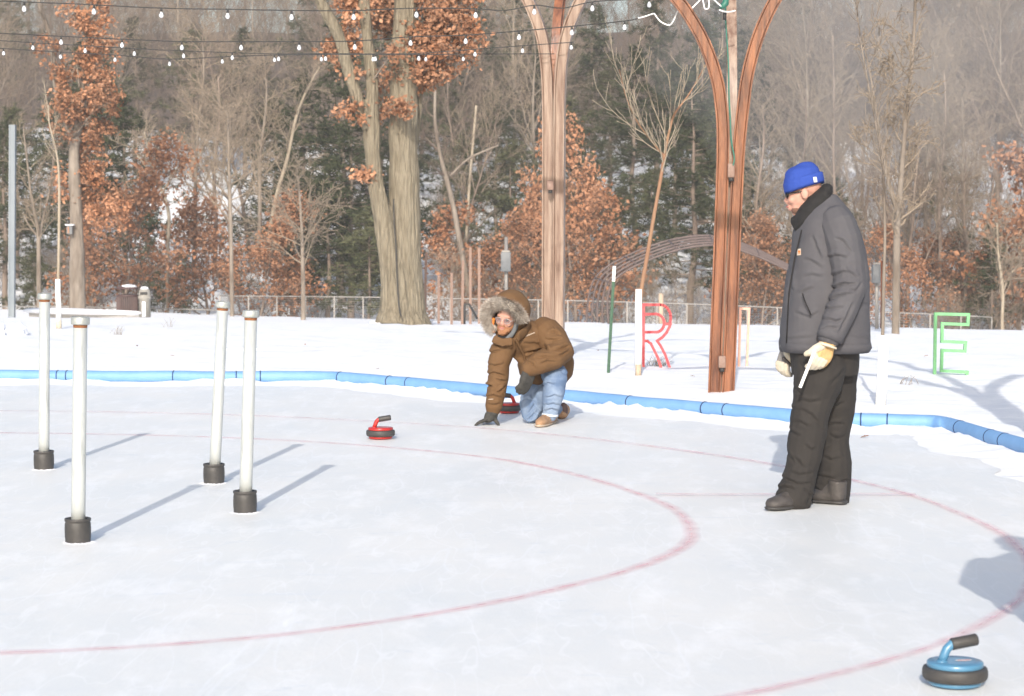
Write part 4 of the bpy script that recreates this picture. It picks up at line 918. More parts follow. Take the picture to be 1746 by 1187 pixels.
MB().add(*tube(catmull([D(a, b, 19.6) for (a, b) in [(1180, 14), (1190, 4), (1197, -2), (1200, 8), (1202, 15), (1208, 14), (1209, 4), (1207, -4)]], 6), .0065, 8)).build('cord_loop', M['whitecord'], wc)
MB().add(*tube(catmull([D(a, b, Yp - .35) for (a, b) in [(1212, -6), (1222, 4), (1230, 11)]], 6), .0065, 8)).build('cord_loop', M['whitecord'], wc)
MB().add(*tube(catmull([D(a, b, Yp - .35) for (a, b) in [(1226, 17), (1236, 20), (1246, 20), (1254, 18)]], 6), .0065, 8)).build('cord_loop', M['whitecord'], wc)
gc = empty('green_cord', D(1245, 120, Yp - .25), 'green extension cord hanging down the brown pillar', 'cord')
MB().add(*tube(catmull([D(a, b, Yp - .12) for (a, b) in [(1238, -10), (1237, 25), (1239, 60), (1242, 110), (1243, 160), (1245, 200), (1247, 240), (1252, 268), (1250, 282)]], 6), .007, 8)).build('cord_run', M['greencord'], gc)
MB().add(*tube([D(1228, 14, Yp - .33), D(1232, 11, Yp - .34), D(1237, 6, Yp - .33), D(1239, -6, Yp - .33)], [.012, .026, .032, .02], 10)).build('plug_cluster', M['greencord'], gc)
MB().add(*tube([D(1236, 20, Yp - .3), D(1235, 34, Yp - .3)], .016, 10)).build('black_plug', M['wire'], gc)

# ------------------------------------------------------------------ garden letters
def letter(label, paths, Y, m, wd, dp, grp='painted metal letters in the snow'):
    a0 = paths[0][0]; base = D(a0[0], a0[1], Y); root_o = base.copy(); mb = MB()
    for pi_, path in enumerate(paths):
        q = [D(a, b, Y) for a, b in path]
        for i, (a, b) in enumerate(zip(q, q[1:])):
            t = (b - a).normalized(); e = wd * .47
            mb.add(*bar(a - t * e, b + t * e, wd, dp + .0012 * (i % 2) + .003 * pi_))
    o = mb.build('letter_sign', m, smooth=False, origin=root_o); tag(o, label, 'letter', grp); return o
def arc(cx, cy, rx, ry, a0, a1, n=12): return [(cx + rx * math.cos(R(a0 + (a1 - a0) * k / n)), cy - ry * math.sin(R(a0 + (a1 - a0) * k / n))) for k in range(n + 1)]
z6 = lambda pts: [(980 + a / 3.957, 380 + b / 3.957) for a, b in pts]
YR = P(1120, 626).y
rp = [z6([(463, 966), (465, 553), (575, 553)] + arc(575, 640, 72, 87, 84, -10, 12) + [(640, 700), (620, 740), (592, 772), (556, 797), (580, 832), (610, 890), (640, 975)]),
      z6([(466, 617), (545, 615)] + arc(548, 677, 55, 61, 84, -84, 12) + [(466, 738)]),
      z6([(464, 796), (490, 798), (513, 815), (535, 858), (560, 910), (580, 972)]), z6([(604, 683), (646, 683)])]
letter('red outlined metal letter R beside the white-sleeved sapling', rp, YR, M['redlet'], 4.4 * YR / F, .03)
YI = P(1270, 627).y
letter('salmon outlined metal letter I right of the brown pillar', [z6([(1107, 978), (1117, 578), (1176, 580), (1160, 982)])], YI, M['pinkp'], 4.0 * YI / F, .03)
z7 = lambda pts: [(1400 + a / 3.298, 420 + b / 3.298) for a, b in pts]
YE = P(1600, 640).y
letter('light green outlined metal letter E at right', [z7([(638, 722), (643, 380), (828, 384), (824, 440), (681, 435), (679, 535), (812, 541), (808, 590), (680, 585), (676, 700), (822, 708), (820, 732)])], YE, M['greenp'], 5.0 * YE / F, .035)

# green stake with a white top
Yg = P(1038, 637).y
gs = empty('garden_stake', D(1038, 637, Yg), 'dark green metal stake with a white tip left of the red letter', 'stake')
MB().add(*bar(D(1037, 639, Yg), D(1046, 480, Yg), 5.0 * Yg / F, .035)).add(*bar(D(1037, 639, Yg - .03), D(1046, 480, Yg - .03), 1.6 * Yg / F, .03)).build('green_shaft', M['tgreen'], gs, smooth=False)
MB().add(*bar(D(1046, 480, Yg), D(1047.5, 454, Yg), 5.2 * Yg / F, .038)).build('white_tip', M['white'], gs, smooth=False)

# ------------------------------------------------------------------ wire-cable fence
FT = [(375, 504.5, 100), (600, 506.5, 99), (980, 512.7, 97), (1157, 517.7, 96), (1329, 524.6, 95), (1483, 531.6, 93.5), (1594, 536, 92.5), (1691, 541, 91.5)]
def ft(px):
    for a, b in zip(FT, FT[1:]):
        if px <= b[0]:
            k = (px - a[0]) / (b[0] - a[0]); return D(px, a[1] + (b[1] - a[1]) * k, a[2] + (b[2] - a[2]) * k)
    return D(*FT[-1])
fr = empty('cable_fence', ft(900) - Vector((0, 0, 1.07)), 'long steel fence of thin horizontal cables behind the snowy lawn', 'fence')
px = 375.0; posts = []
while px < 1692: posts.append(px); px += 48.5 + (px - 375) / 1316 * 4.5
posts[-1] = 1691
for px in posts:
    t = ft(px); MB().add(*bar(t - Vector((0, 0, 1.35)), t, .055, .05)).build('fence_post', M['rail'], fr, smooth=False)
for j in range(9):
    mb = MB(); 
    mb.add(*tube([ft(a) - Vector((0, 0, .10 + .105 * j)) for a in posts], .0065, 4)); mb.build('cable', M['rail'], fr)
MB().add(*tube([ft(a) for a in posts], .030, 8)).build('top_rail', M['rail'], fr)
fl = empty('low_rail', D(100, 524, 100), 'thin pale rail just above the snow at far left', 'rail')
lp = [D(-60, 523, 100), D(120, 523, 100), D(260, 526, 99), D(372, 529, 98)]
MB().add(*tube(lp, .035, 8)).build('rail_bar', M['rail'], fl)
for a in range(-40, 372, 52):
    k = (a + 60) / 432; q = D(a, 523 + 6 * max(0, (a - 120) / 252), 99.5 if a < 200 else 98.5); MB().add(*bar(q - Vector((0, 0, .7)), q, .05, .05)).build('rail_post', M['rail'], fl, smooth=False)

# ------------------------------------------------------------------ other garden things
Yq = 55
sp = empty('steel_post', D(20, 543, Yq), 'blue-grey square steel post at the left edge', 'post'); sp.location.z = zt(sp.location.x, Yq)
MB().add(*bar(D(20, 549, Yq), D(21.5, 213, Yq), 10.5 * Yq / F, .16)).build('post_shaft', M['steelgrey'], sp, smooth=False)
MB().add(*bar(D(16.2, 549, Yq - .01), D(17.7, 213, Yq - .01), 2.2 * Yq / F, .17)).build('flange', M['steelgrey'], sp, smooth=False)
# six brown poles
for k, (px, yt_, yb) in enumerate([(725, 432, 530), (748, 469, 549), (770, 465, 552), (788, 444, 552), (802, 422, 552), (817, 423, 552)]):
    Y = 62; o = MB().add(*bar(D(px, yb + 3, Y), D(px + (1.5 if k in (0, 3) else 0), yt_, Y), 4.4 * Y / F, .07)).build('brown_pole', M['boxbrown'], smooth=False, origin=D(px, yb, Y))
    tag(o, ['brown upright pole touching the right side of the big oak', 'shortest brown pole, second from the big oak', 'brown pole third from the big oak', 'brown pole fourth from the big oak, beside the black handrail', 'tall brown pole fifth from the big oak', 'tall brown pole nearest the kneeling man\'s hood'][k], 'pole', 'row of brown upright poles')
hr = MB(); q = [D(792, 553, 60), D(792, 519, 60), D(800, 519, 60), D(814, 544, 60)]
hr.add(*tube([q[0], q[1] - Vector((0, 0, .02)), q[1], q[2], q[3]], .032, 8)); o = hr.build('handrail', M['wire'], origin=q[0]); tag(o, 'black bent handrail among the brown poles', 'handrail')
# grey boxes on poles
def pole_box(label, a, b, c, d, pole, Y):
    root = empty('speaker_pole', D(pole[0][0], pole[0][1], Y), label, 'speaker')
    p = D((a + c) / 2, (b + d) / 2, Y); MB().add(*box(p, ((c - a) * Y / F, .22, (d - b) * Y / F), bev=.02)).build('grey_box', M['boxgrey'], root)
    MB().add(*tube([D(x, y_, Y + .17) for x, y_ in pole], .055, 8)).build('pole', M['rail'], root)
    MB().add(*bar(D((a + c) / 2, b + 2, Y), D((a + c) / 2, b - 3, Y), (c - a) * Y / F * .8, .15)).build('bracket', M['rail'], root, smooth=False)
pole_box('grey box speaker on a pale pole behind the hooded man', 854, 430, 871, 463, [(863, 552), (863, 404)], 66)
pole_box('dark grey box speaker on a pole right of the standing man', 1487, 451, 1503, 483, [(1495, 575), (1495, 448)], 60)
o = MB().add(*tube([D(1127, 556, 88), D(1127, 502, 88)], .10, 10)).add(*ball(D(1127, 502, 88), (.10, .10, .05))).build('wooden_post', M['wood'], origin=D(1127, 556, 88)); tag(o, 'short pale wooden post by the fence behind the red letter', 'post')
# litter bins
YT = 79; sc_ = YT / F
bn = empty('litter_bin', D(217, 541, YT), 'dark brown slatted litter bin with a raised snowy lid, left of the pair', 'bin'); c = D(217.5, 541, YT); rr = 17.5 * sc_
H = 37 * sc_
for k in range(30):
    a = 2 * math.pi * k / 30; p = c + Vector((rr * math.cos(a), rr * math.sin(a), 0)); q = p + Vector((0, 0, H))
    MB().add(*bar(p, q, .045, .02)).build('slat', M['dkbrown'], bn, smooth=False)
MB().add(*lathe(c, [(rr * .9, .02), (rr * .9, H * .97)], 24)).build('liner', M['wire'], bn)
for z in (.06, H): MB().add(*lathe(c, [(rr * .95, z - .03), (rr * 1.06, z - .03), (rr * 1.06, z + .03), (rr * .95, z + .03)], 32)).build('hoop', M['dkbrown'], bn)
for a in (0, 2.1, 4.2): MB().add(*tube([c + Vector((rr * .9 * math.cos(a), rr * .9 * math.sin(a), H)), c + Vector((rr * .9 * math.cos(a), rr * .9 * math.sin(a), H + .27))], .018, 6)).build('lid_strut', M['dkbrown'], bn)
MB().add(*lathe(c, [(rr * 1.08, H + .24), (rr * 1.02, H + .29), (rr * .6, H + .35), (.01, H + .37)], 28)).build('lid', M['dkbrown'], bn)
MB().add(*lathe(c + Vector((.05, 0, 0)), [(rr * .85, H + .315), (rr * .6, H + .38), (.01, H + .41)], 28)).build('snow_cap', M['snow_lump'], bn)
bn2 = empty('litter_bin', D(247, 541, YT), 'round grey pebbled concrete litter bin with snow stuck on its front', 'bin'); c = D(247, 541, YT - .05); rr = 10.8 * sc_
MB().add(*lathe(c, [(rr * .93, 0), (rr * .93, 30 * sc_), (rr * 1.05, 31 * sc_), (rr * 1.05, 36 * sc_), (rr * .93, 37 * sc_), (rr * .9, 45 * sc_), (rr * .6, 49 * sc_), (.01, 50 * sc_)], 32)).build('bin_body', M['stonebin'], bn2)
MB().add(*box(c + Vector((0, -rr * .93, 14 * sc_)), (.13, .06, 26 * sc_), bev=.025)).build('stuck_snow', M['snow_lump'], bn2)
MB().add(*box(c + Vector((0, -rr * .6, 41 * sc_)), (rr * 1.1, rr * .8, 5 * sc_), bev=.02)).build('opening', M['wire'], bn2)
MB().add(*lathe(c, [(rr * .7, 48 * sc_), (rr * .5, 51.5 * sc_), (.01, 52.5 * sc_)], 24)).build('snow_cap', M['snow_lump'], bn2)
lw = empty('low_wall', D(140, 541, 76), 'low snow-topped concrete edging in front of the left trunk', 'low wall')
A = D(60, 536, 80); B = D(226, 541, 74); MB().add(*bar(A, B, .16, .5)).build('wall', M['concrete'], lw, smooth=False)
A2 = A + Vector((0, 0, .14)); B2 = B + Vector((0, 0, .14)); MB().add(*tube([A2, A2.lerp(B2, .3), A2.lerp(B2, .6), B2], [(.5, .10), (.62, .12), (.6, .11), (.35, .08)], 12)).build('snow_cover', M['snow_lump'], lw)

# curved steel trellis
YA = 66
tr = empty('steel_trellis', gx(1180, YA), 'long low arch of parallel brown steel bars beyond the letters', 'trellis')
def arch_pts(k):
    dxk = 9.5 * k; dz = 5.5 * k
    base = [(1000, 552), (1001, 530), (1005, 500), (1015, 474), (1035, 455), (1065, 438), (1100, 423), (1140, 410), (1180, 403), (1210, 402), (1245, 408), (1290, 425), (1340, 450), (1390, 476), (1430, 500), (1450, 540), (1452, 565)]
    out = []
    for i, (a, b) in enumerate(base):
        t = i / (len(base) - 1); wob = math.sin(t * math.pi)
        out.append(D(a + dxk * (1 - .85 * min(1, t * 1.6)), b + dz * (wob * .75), YA - .9 * k))
    return out
for k in range(5): MB().add(*tube(catmull(arch_pts(k), 5), .034, 6)).build('curved_bar', M['archsteel'], tr)
for a in (3, 5, 7, 9, 11, 13):
    MB().add(*tube([arch_pts(0)[a], arch_pts(4)[a]], .022, 5)).build('cross_bar', M['archsteel'], tr)
# weeds and snow lumps
def lump(px, py, w_, h_, seed, label):
    p = P(px, py); r_ = random.Random(seed); parts = []
    for k in range(9):
        parts.append(ball(p + Vector((r_.uniform(-w_, w_) * .5, r_.uniform(-.15, .15), r_.uniform(0, h_) * .5)), (w_ * r_.uniform(.15, .3), w_ * r_.uniform(.15, .3), h_ * r_.uniform(.3, .6)), nu=12, nv=8))
    root = empty('snow_lump', p, label, 'snow lump')
    me = fuse(parts, max(.012, w_ * .04), 2); put(me, 'lump', M['snow_lump'], root, lambda c, n_: w_ * .08 * noise.noise(c * (6 / w_)))
lump(15, 570, .45, .20, 1, 'rough snow lump on the lawn at the left edge')
lump(676, 552, 1.7, .18, 2, 'snow piled against the foot of the big oak'); lump(1622, 727, .35, .07, 3, 'crumbled snow at the right corner of the blue tubing')
def weed(px, py, n, h, label):
    p = P(px, py); r_ = random.Random(int(px)); mb = MB()
    for k in range(n):
        a = r_.random() * 6.3; s = p + Vector((r_.gauss(0, .06), r_.gauss(0, .06), -.01)); d = Vector((math.cos(a) * .5, math.sin(a) * .5, 1)).normalized(); L = h * r_.uniform(.4, 1.1)
        mb.add(*tube([s, s + d * L * .5, s + d * L + Vector((math.cos(a), math.sin(a), -.3)) * L * .3], [.003, .0022, .001], 4))
    o = mb.build('dry_weed', M['twig_pale'], origin=p); tag(o, label, 'weed', 'dry weeds poking out of the snow')
weed(1120, 624, 34, .16, 'dry weed tuft at the foot of the red letter'); weed(200, 571, 14, .2, 'dry weed stems poking from the lawn right of the nearest pipe'); weed(285, 558, 8, .25, 'dry weed stems on the lawn below the bins'); weed(1548, 655, 8, .12, 'sparse dry weed between white sleeve and green letter')

rl = random.Random(9); lf0 = None
for k, (a, b, lab) in enumerate([(1187, 645, 'rusty fallen leaf on the snow left of the brown pillar foot'), (1412, 603, 'small fallen leaf on the snow behind the standing man'), (1466, 750, 'fallen leaf on the rink snow strip right of the standing man'), (640, 632, 'fallen leaf on the lawn left of the hooded man'), (300, 610, 'fallen leaf on the lawn between the pipes'), (1575, 610, 'fallen leaf left of the green letter'), (235, 592, 'fallen leaf on the lawn right of the nearest pipe'), (1020, 600, 'fallen leaf left of the green stake'), (520, 590, 'fallen leaf on the lawn right of the four pipes')]):
    p = P(a, b); mbl = MB(); a_ = rl.random() * 6.3; d_ = Vector((math.cos(a_), math.sin(a_), .25)); e_ = Vector((-d_.y, d_.x, .1)); L_ = rl.uniform(.05, .085)
    prof = [(0, 0), (.15, .10), (.3, .22), (.38, .12), (.55, .30), (.65, .14), (.82, .20), (1, 0), (.82, -.20), (.65, -.14), (.55, -.30), (.38, -.12), (.3, -.22), (.15, -.10)]
    vs = [p + Vector((0, 0, .012)) + d_ * (u * L_) + e_ * (v_ * L_) + Vector((0, 0, abs(v_) * .5 * L_)) for u, v_ in prof]
    o = mbl.add(vs, [tuple(range(len(vs)))]).build('fallen_leaf', M['oak_leaf2'], origin=p, smooth=False); tag(o, lab, 'leaf', 'fallen oak leaves on the snow')
# ------------------------------------------------------------------ people
def wrinkle(amp, fx, seed, big_=0, st=(.8, .8, 1.5), folds=(), wpx=2.2, dep=.009):
    segs = []
    for fo in folds:                     # each fold: list of points, optional depth factor
        pts = fo[0] if isinstance(fo[0], (list, tuple)) and isinstance(fo[0][0], (list, tuple)) else fo
        k = fo[1] if pts is fo[0] else 1.0
        tot = sum(math.hypot(q[0] - p[0], q[1] - p[1]) for p, q in zip(pts, pts[1:])); acc = 0
        for p, q in zip(pts, pts[1:]):
            l = math.hypot(q[0] - p[0], q[1] - p[1]); segs.append((p[0], p[1], (q[0] - p[0]) / l, (q[1] - p[1]) / l, l, acc, tot, k)); acc += l
    def f(c, n_):
        q = Vector((c.x * fx * st[0] + seed, c.y * fx * st[1], c.z * fx * st[2]))
        h = big_ * (noise.noise(q * .35 + Vector((9, 0, 0))) + .35 * noise.noise(q * .8)) + amp * .35 * (1 - 2 * abs(noise.noise(q * 1.3)))
        if segs and n_.y < .35:
            x, y_ = picpos(c); lo = 0; hi = 0
            for (x0, y0, tx, ty, l, ac, tot, k) in segs:
                dx, dy = x - x0, y_ - y0; t = dx * tx + dy * ty
                if t < -4 or t > l + 4: continue
                d = (dx * -ty + dy * tx) * (1 if tx >= 0 else -1) + 1.2 * noise.noise(Vector((x * .12, y_ * .12, 3)))
                if abs(d) > wpx * 5: continue
                over = max(0, -t, t - l); u = min(1, max(0, (ac + t) / tot)); e = (math.sin(math.pi * (.08 + .84 * u))) ** .7 * math.exp(-(over / 1.5) ** 2) * k
                lo = min(lo, -e * math.exp(-(d / wpx) ** 2)); hi = max(hi, .75 * e * math.exp(-((d + 2.3 * wpx) / (1.6 * wpx)) ** 2))
            h += dep * (lo + hi)
        return h
    return f
def picpos(c): v = c - CAM; return CX + v.x / v.y * F, HOR - v.z / v.y * F
def basis(fwd, roll=0):
    f = Vector(fwd).normalized(); up = Vector((0, 0, 1)); rt = f.cross(up).normalized(); u = rt.cross(f).normalized()
    m = Matrix((rt, f, u)).transposed()       # columns: right, forward, up
    return m @ Matrix.Rotation(roll, 3, 'Y')
def head_parts(c, B, s=1.0):
    """c: centre between the ears; local x right, y forward, z up."""
    def T(x, y_, z): return c + B @ Vector((x * s, y_ * s, z * s))
    def bl(x, y_, z, r, nu=18): return ball(T(x, y_, z), tuple(a * s for a in r), B, nu, 12)
    ps = [bl(0, -.012, .045, (.076, .094, .085)), bl(0, .028, .0, (.068, .066, .088)), bl(0, .040, -.055, (.050, .048, .050)), bl(0, .062, -.088, (.026, .022, .020)),
          bl(0, .072, .035, (.058, .022, .022)), bl(.037, .066, -.018, (.026, .024, .024)), bl(-.037, .066, -.018, (.026, .024, .024)),
          bl(0, .090, -.055, (.024, .014, .020)), bl(.078, -.010, -.002, (.010, .022, .032)), bl(-.078, -.010, -.002, (.010, .022, .032)),
          tube([T(0, .086, .026), T(0, .094, .004), T(0, .103, -.014), T(0, .098, -.026)], [.009 * s, .010 * s, .014 * s, .010 * s], 12, dome=True), bl(.013, .097, -.022, (.009, .010, .008)), bl(-.013, .097, -.022, (.009, .010, .008)),
          tube([T(0, -.02, -.03), T(0, -.03, -.10), T(0, -.04, -.16)], [.058 * s, .056 * s, .062 * s], 18)]
    return ps, T
def head_features(root, T, B, s, body_mat='skin'):
    for sx in (-1, 1):
        MB().add(*ball(T(sx * .031, .080, .010), .0115 * s, B, 14, 10)).build('eye', M['eye'], root)
    MB().add(*tube([T(-.024, .0985, -.050), T(-.010, .1045, -.048), T(.010, .1045, -.048), T(.024, .0985, -.050)], [.003, .006, .006, .003], 8, dome=True)).build('lips', mat('lips', (.42, .16, .13), .5), root)
def hand_parts(wrist, d, nrm, curl, spread, s=1.0, thick=1.25, thumb_side=1, lens=(.072, .080, .076, .060), thumb_curl=.4):
    """palm from wrist along d; nrm = palm normal (fingers curl towards it)."""
    d = Vector(d).normalized(); nrm = Vector(nrm); nrm = (nrm - d * nrm.dot(d)).normalized(); sd = d.cross(nrm).normalized() * thumb_side
    ps = []; pc = wrist + d * .045 * s
    for k, off in enumerate((-.027, -.009, .009, .027)):
        ps.append(tube([wrist + sd * off * .7 * s, wrist + d * .05 * s + sd * off * s, wrist + d * .088 * s + sd * off * 1.05 * s], [.0135 * s * thick] * 3, 10, dome=True))
    for k, off in enumerate((.030, .010, -.010, -.029)):
        p = wrist + d * .088 * s + sd * off * s; dd = (d + sd * off * spread * 14).normalized(); c_ = curl[k] if isinstance(curl, (list, tuple)) else curl
        pts = [p]; L = lens[k] * s
        for j, fr_ in enumerate((.44, .31, .25)):
            ang = c_ * (j + .6); q = (dd * math.cos(ang) + nrm * math.sin(ang)).normalized(); pts.append(pts[-1] + q * L * fr_)
        r_ = .0100 * s * thick; ps.append(tube(pts, [r_ * 1.08, r_, r_ * .95, r_ * .82], 10, dome=True))
    tb = wrist + d * .028 * s + sd * .030 * s; td = (d * .9 + sd * .42 + nrm * .25).normalized(); pts = [tb - sd * .012 * s, tb + td * .030 * s, tb + (td + nrm * thumb_curl * .4).normalized() * .056 * s, tb + (td + nrm * thumb_curl).normalized() * .078 * s]
    ps.append(tube(pts, [.016 * s * thick, .0145 * s * thick, .012 * s * thick, .010 * s * thick], 10, dome=True))
    return ps

# ---- standing man -------------------------------------------------
YS = 11.75; q_ = YS / F
S = lambda x, y_, dy=0: D(x, y_, YS + dy)
sm = empty('person', G(1375, 866), 'standing man in royal blue knit hat, charcoal jacket and black snow trousers, looking down', 'person')
hc = S(1371, 332, 0); HB = basis((-.95, .20, -.20), R(3))
hp, HT = head_parts(hc, HB, .98)
arm_n = [(S(1425, 388, -.17), .05), (S(1443, 440, -.24), .055), (S(1448, 492, -.26), .048), (S(1432, 535, -.28), .042), (S(1412, 574, -.29), .036), (S(1406, 586, -.29), .034)]
arm_f = [(S(1400, 390, .17), .05), (S(1392, 440, .25), .055), (S(1380, 490, .25), .048), (S(1362, 540, .2), .04), (S(1344, 590, .12), .034)]
leg_n = [(S(1400, 600, -.09), .10), (S(1390, 660, -.1), .085), (S(1379, 710, -.11), .065), (S(1370, 770, -.11), .055), (S(1358, 850, -.11), .045)]
leg_f = [(S(1428, 600, .09), .10), (S(1431, 660, .1), .085), (S(1427, 710, .11), .065), (S(1424, 770, .12), .055), (S(1421, 848, .12), .045)]
T_ = lambda ch: tube([p for p, r in ch], [r for p, r in ch], 14, dome=True)
def ring_px(rows, dyc=0):
    out = []
    for (x0, x1, y_, hd, dy) in rows:
        c = S((x0 + x1) / 2, y_, dy); out.append((c.x, c.y, c.z, (x1 - x0) / 2 * q_, hd))
    return out
body = hp + [T_(arm_n), T_(arm_f), T_(leg_n), T_(leg_f), rings(ring_px([(1365, 1455, 620, .15, 0), (1360, 1462, 560, .15, 0), (1364, 1455, 480, .16, 0), (1370, 1448, 420, .16, 0), (1380, 1434, 385, .13, 0), (1388, 1420, 355, .06, 0)])), tube([S(1408, 365), S(1395, 350), S(1382, 335)], [.07, .062, .058], 14)]
put(fuse(body, .0055, 3), 'body', M['skin'], sm)
head_features(sm, HT, HB, .98)
# sunglasses
sg = MB()
for sx in (-1, 1): sg.add(*ball(HT(sx * .033, .092, .012), (.028, .006, .019), HB, 16, 10)); sg.add(*tube([HT(sx * .062, .085, .018), HT(sx * .078, .04, .016), HT(sx * .082, -.02, .012)], .0035, 6))
sg.add(*tube([HT(-.01, .10, .014), HT(.01, .10, .014)], .003, 6)); sg.build('sunglasses', M['lens'], sm)
# stubble along the jaw
st_ = fuse([ball(HT(0, .044, -.070), (.047, .043, .036), HB), ball(HT(0, .062, -.086), (.026, .021, .021), HB)], .006, 3); put(st_, 'beard', M['stubble'], sm)
# hat
def beanie(root, T, B, s):
    ps = []
    me = fuse([ball(T(0, -.010, .075), (.092 * s, .112 * s, .080 * s), B), ball(T(0, -.012, .120), (.080 * s, .098 * s, .046 * s), B), ball(T(0, -.03, .140), (.05 * s, .066 * s, .034 * s), B)], .006, 5)
    cut = lambda c, n_: .0035 * noise.noise(Vector((c.x * 26, c.y * 26, c.z * 4))) + .004 * noise.noise(c * 14)
    # keep the part above the brow
    bm = bmesh.new(); bm.from_mesh(me); pn = B @ Vector((0, .12, 1)); bmesh.ops.bisect_plane(bm, geom=bm.verts[:] + bm.edges[:] + bm.faces[:], plane_co=T(0, 0, .045), plane_no=pn, clear_inner=True); bm.to_mesh(me); bm.free()
    crown = put(me, 'knit_hat', M['beanie'], root, cut)
    band = MB(); n = 44; prof = [(.985, .038), (1.035, .030), (1.055, .048), (1.06, .072), (1.045, .090), (1.0, .093), (.96, .088)]; v = []; f = []
    for k in range(n):
        a = 2 * math.pi * k / n
        for rr_, zz in prof: v.append(T(.090 * rr_ * math.cos(a), -.010 + .108 * rr_ * math.sin(a), zz - .012 * math.sin(a)))
    m_ = len(prof)
    for k in range(n):
        k2 = (k + 1) % n
        for j in range(m_ - 1): f.append((k * m_ + j, k2 * m_ + j, k2 * m_ + j + 1, k * m_ + j + 1))
    band.add(v, f); o = band.build('hat_band', M['beanie'], crown)
    return crown
hat = beanie(sm, HT, HB, .98)
pl = S(1398.5, 315.5, 0)
# small woven tag on the hat's near side (his left, towards the camera)
tgp = HT(-.074, -.073, .062); nn = HB @ Vector((-.66, -.75, 0)).normalized(); uu = (HB @ Vector((0, 0, 1))).normalized(); rr = uu.cross(nn).normalized()
tgp = tgp + nn * .012
MB().add([tgp + rr * a * .011 + uu * b * .014 for a, b in ((-1, -1), (1, -1), (1, 1), (-1, 1))] + [tgp - nn * .004 + rr * a * .011 + uu * b * .014 for a, b in ((-1, -1), (1, -1), (1, 1), (-1, 1))], [(0, 1, 2, 3), (7, 6, 5, 4), (0, 4, 5, 1), (1, 5, 6, 2), (2, 6, 7, 3), (3, 7, 4, 0)]).build('woven_tag', M['white'], hat, smooth=False)
# black neck scarf / collar
sc = fuse([tube([S(1367, 381, -.03), S(1378, 366, -.03), S(1391, 350, -.02), S(1402, 336, -.01), S(1407, 326, 0)], [(.05, .09), (.062, .10), (.066, .105), (.058, .10), (.04, .09)], 18, dome=True), tube([S(1356, 377, -.03), S(1362, 388, -.05)], .028, 12, dome=True)], .007, 4)
put(sc, 'neck_scarf', M['blackcl'], sm, wrinkle(.006, 16, 3, .006))
# jacket
jr = ring_px([(1336, 1480, 600, .225, 0), (1332, 1485, 592, .24, 0), (1333, 1483, 575, .245, 0), (1335, 1481, 540, .24, 0), (1338, 1480, 500, .235, 0), (1342, 1479, 465, .23, 0), (1348, 1476, 430, .225, 0), (1353, 1470, 400, .22, 0), (1361, 1460, 375, .21, 0), (1373, 1448, 356, .17, 0), (1388, 1434, 342, .12, 0), (1400, 1424, 333, .08, 0)])
sl_n = [(S(1427, 382, -.17), .100), (S(1438, 410, -.21), .100), (S(1446, 450, -.235), .094), (S(1449, 490, -.25), .088), (S(1437, 525, -.27), .082), (S(1424, 552, -.285), .075), (S(1417, 570, -.29), .070)]
sl_f = [(S(1405, 382, .17), .095), (S(1398, 430, .23), .092), (S(1388, 480, .24), .085), (S(1368, 530, .2), .075), (S(1350, 575, .13), .064), (S(1346, 588, .12), .062)]
Z2 = lambda *p: [(1280 + a / 3.297, 260 + b / 3.297) for a, b in p]
Z3 = lambda *p: [(1280 + a / 3.491, 560 + b / 3.491) for a, b in p]
FJ = [(Z2((345, 470), (365, 530), (395, 600)), 1.3), Z2((285, 795), (315, 775), (350, 762)), Z2((300, 600), (350, 615), (395, 650)), (Z2((190, 1056), (260, 1046), (350, 1040)), .6), (Z2((560, 1035), (620, 1045), (672, 1052)), .5), Z2((300, 700), (340, 690), (400, 700)),
      (Z2((405, 420), (470, 335), (540, 345), (600, 410)), .6), Z2((250, 900), (330, 930), (380, 900)), Z2((600, 560), (625, 640), (640, 720)), Z2((590, 880), (620, 850), (650, 860)), Z2((215, 640), (225, 760), (210, 900))]
FS = [Z2((440, 700), (520, 672), (592, 682)), (Z2((418, 812), (455, 765), (520, 738), (590, 742)), 1.4), (Z2((425, 838), (490, 808), (575, 792)), 1.2), (Z2((400, 935), (440, 938), (480, 952), (540, 930)), 1.1), Z2((555, 772), (590, 778), (625, 735)), (Z2((575, 850), (545, 920), (500, 1005)), 1.2), Z2((530, 650), (575, 690), (600, 705)), Z2((420, 600), (470, 580), (540, 590)), Z2((395, 1010), (440, 985), (500, 985)), Z2((410, 870), (450, 880), (520, 870)), (Z2((398, 640), (408, 720), (425, 780)), 1.2), Z2((470, 480), (520, 500), (560, 560))]
jo = put(fuse([rings(jr, 40, 2.35), ball(S(1428, 378, 0), (.09, .20, .075))], .0075, 5), 'jacket', M['greyj'], sm, wrinkle(.003, 9, 1, .013, folds=FJ, wpx=2.4, dep=.010))
sln = put(fuse([T_(sl_n)], .006, 3), 'sleeve', M['greyj'], jo, wrinkle(.003, 11, 4, .010, folds=FS, wpx=2.1, dep=.011))
slf = put(fuse([T_(sl_f)], .0075, 3), 'sleeve', M['greyj'], jo, wrinkle(.004, 11, 8, .010))
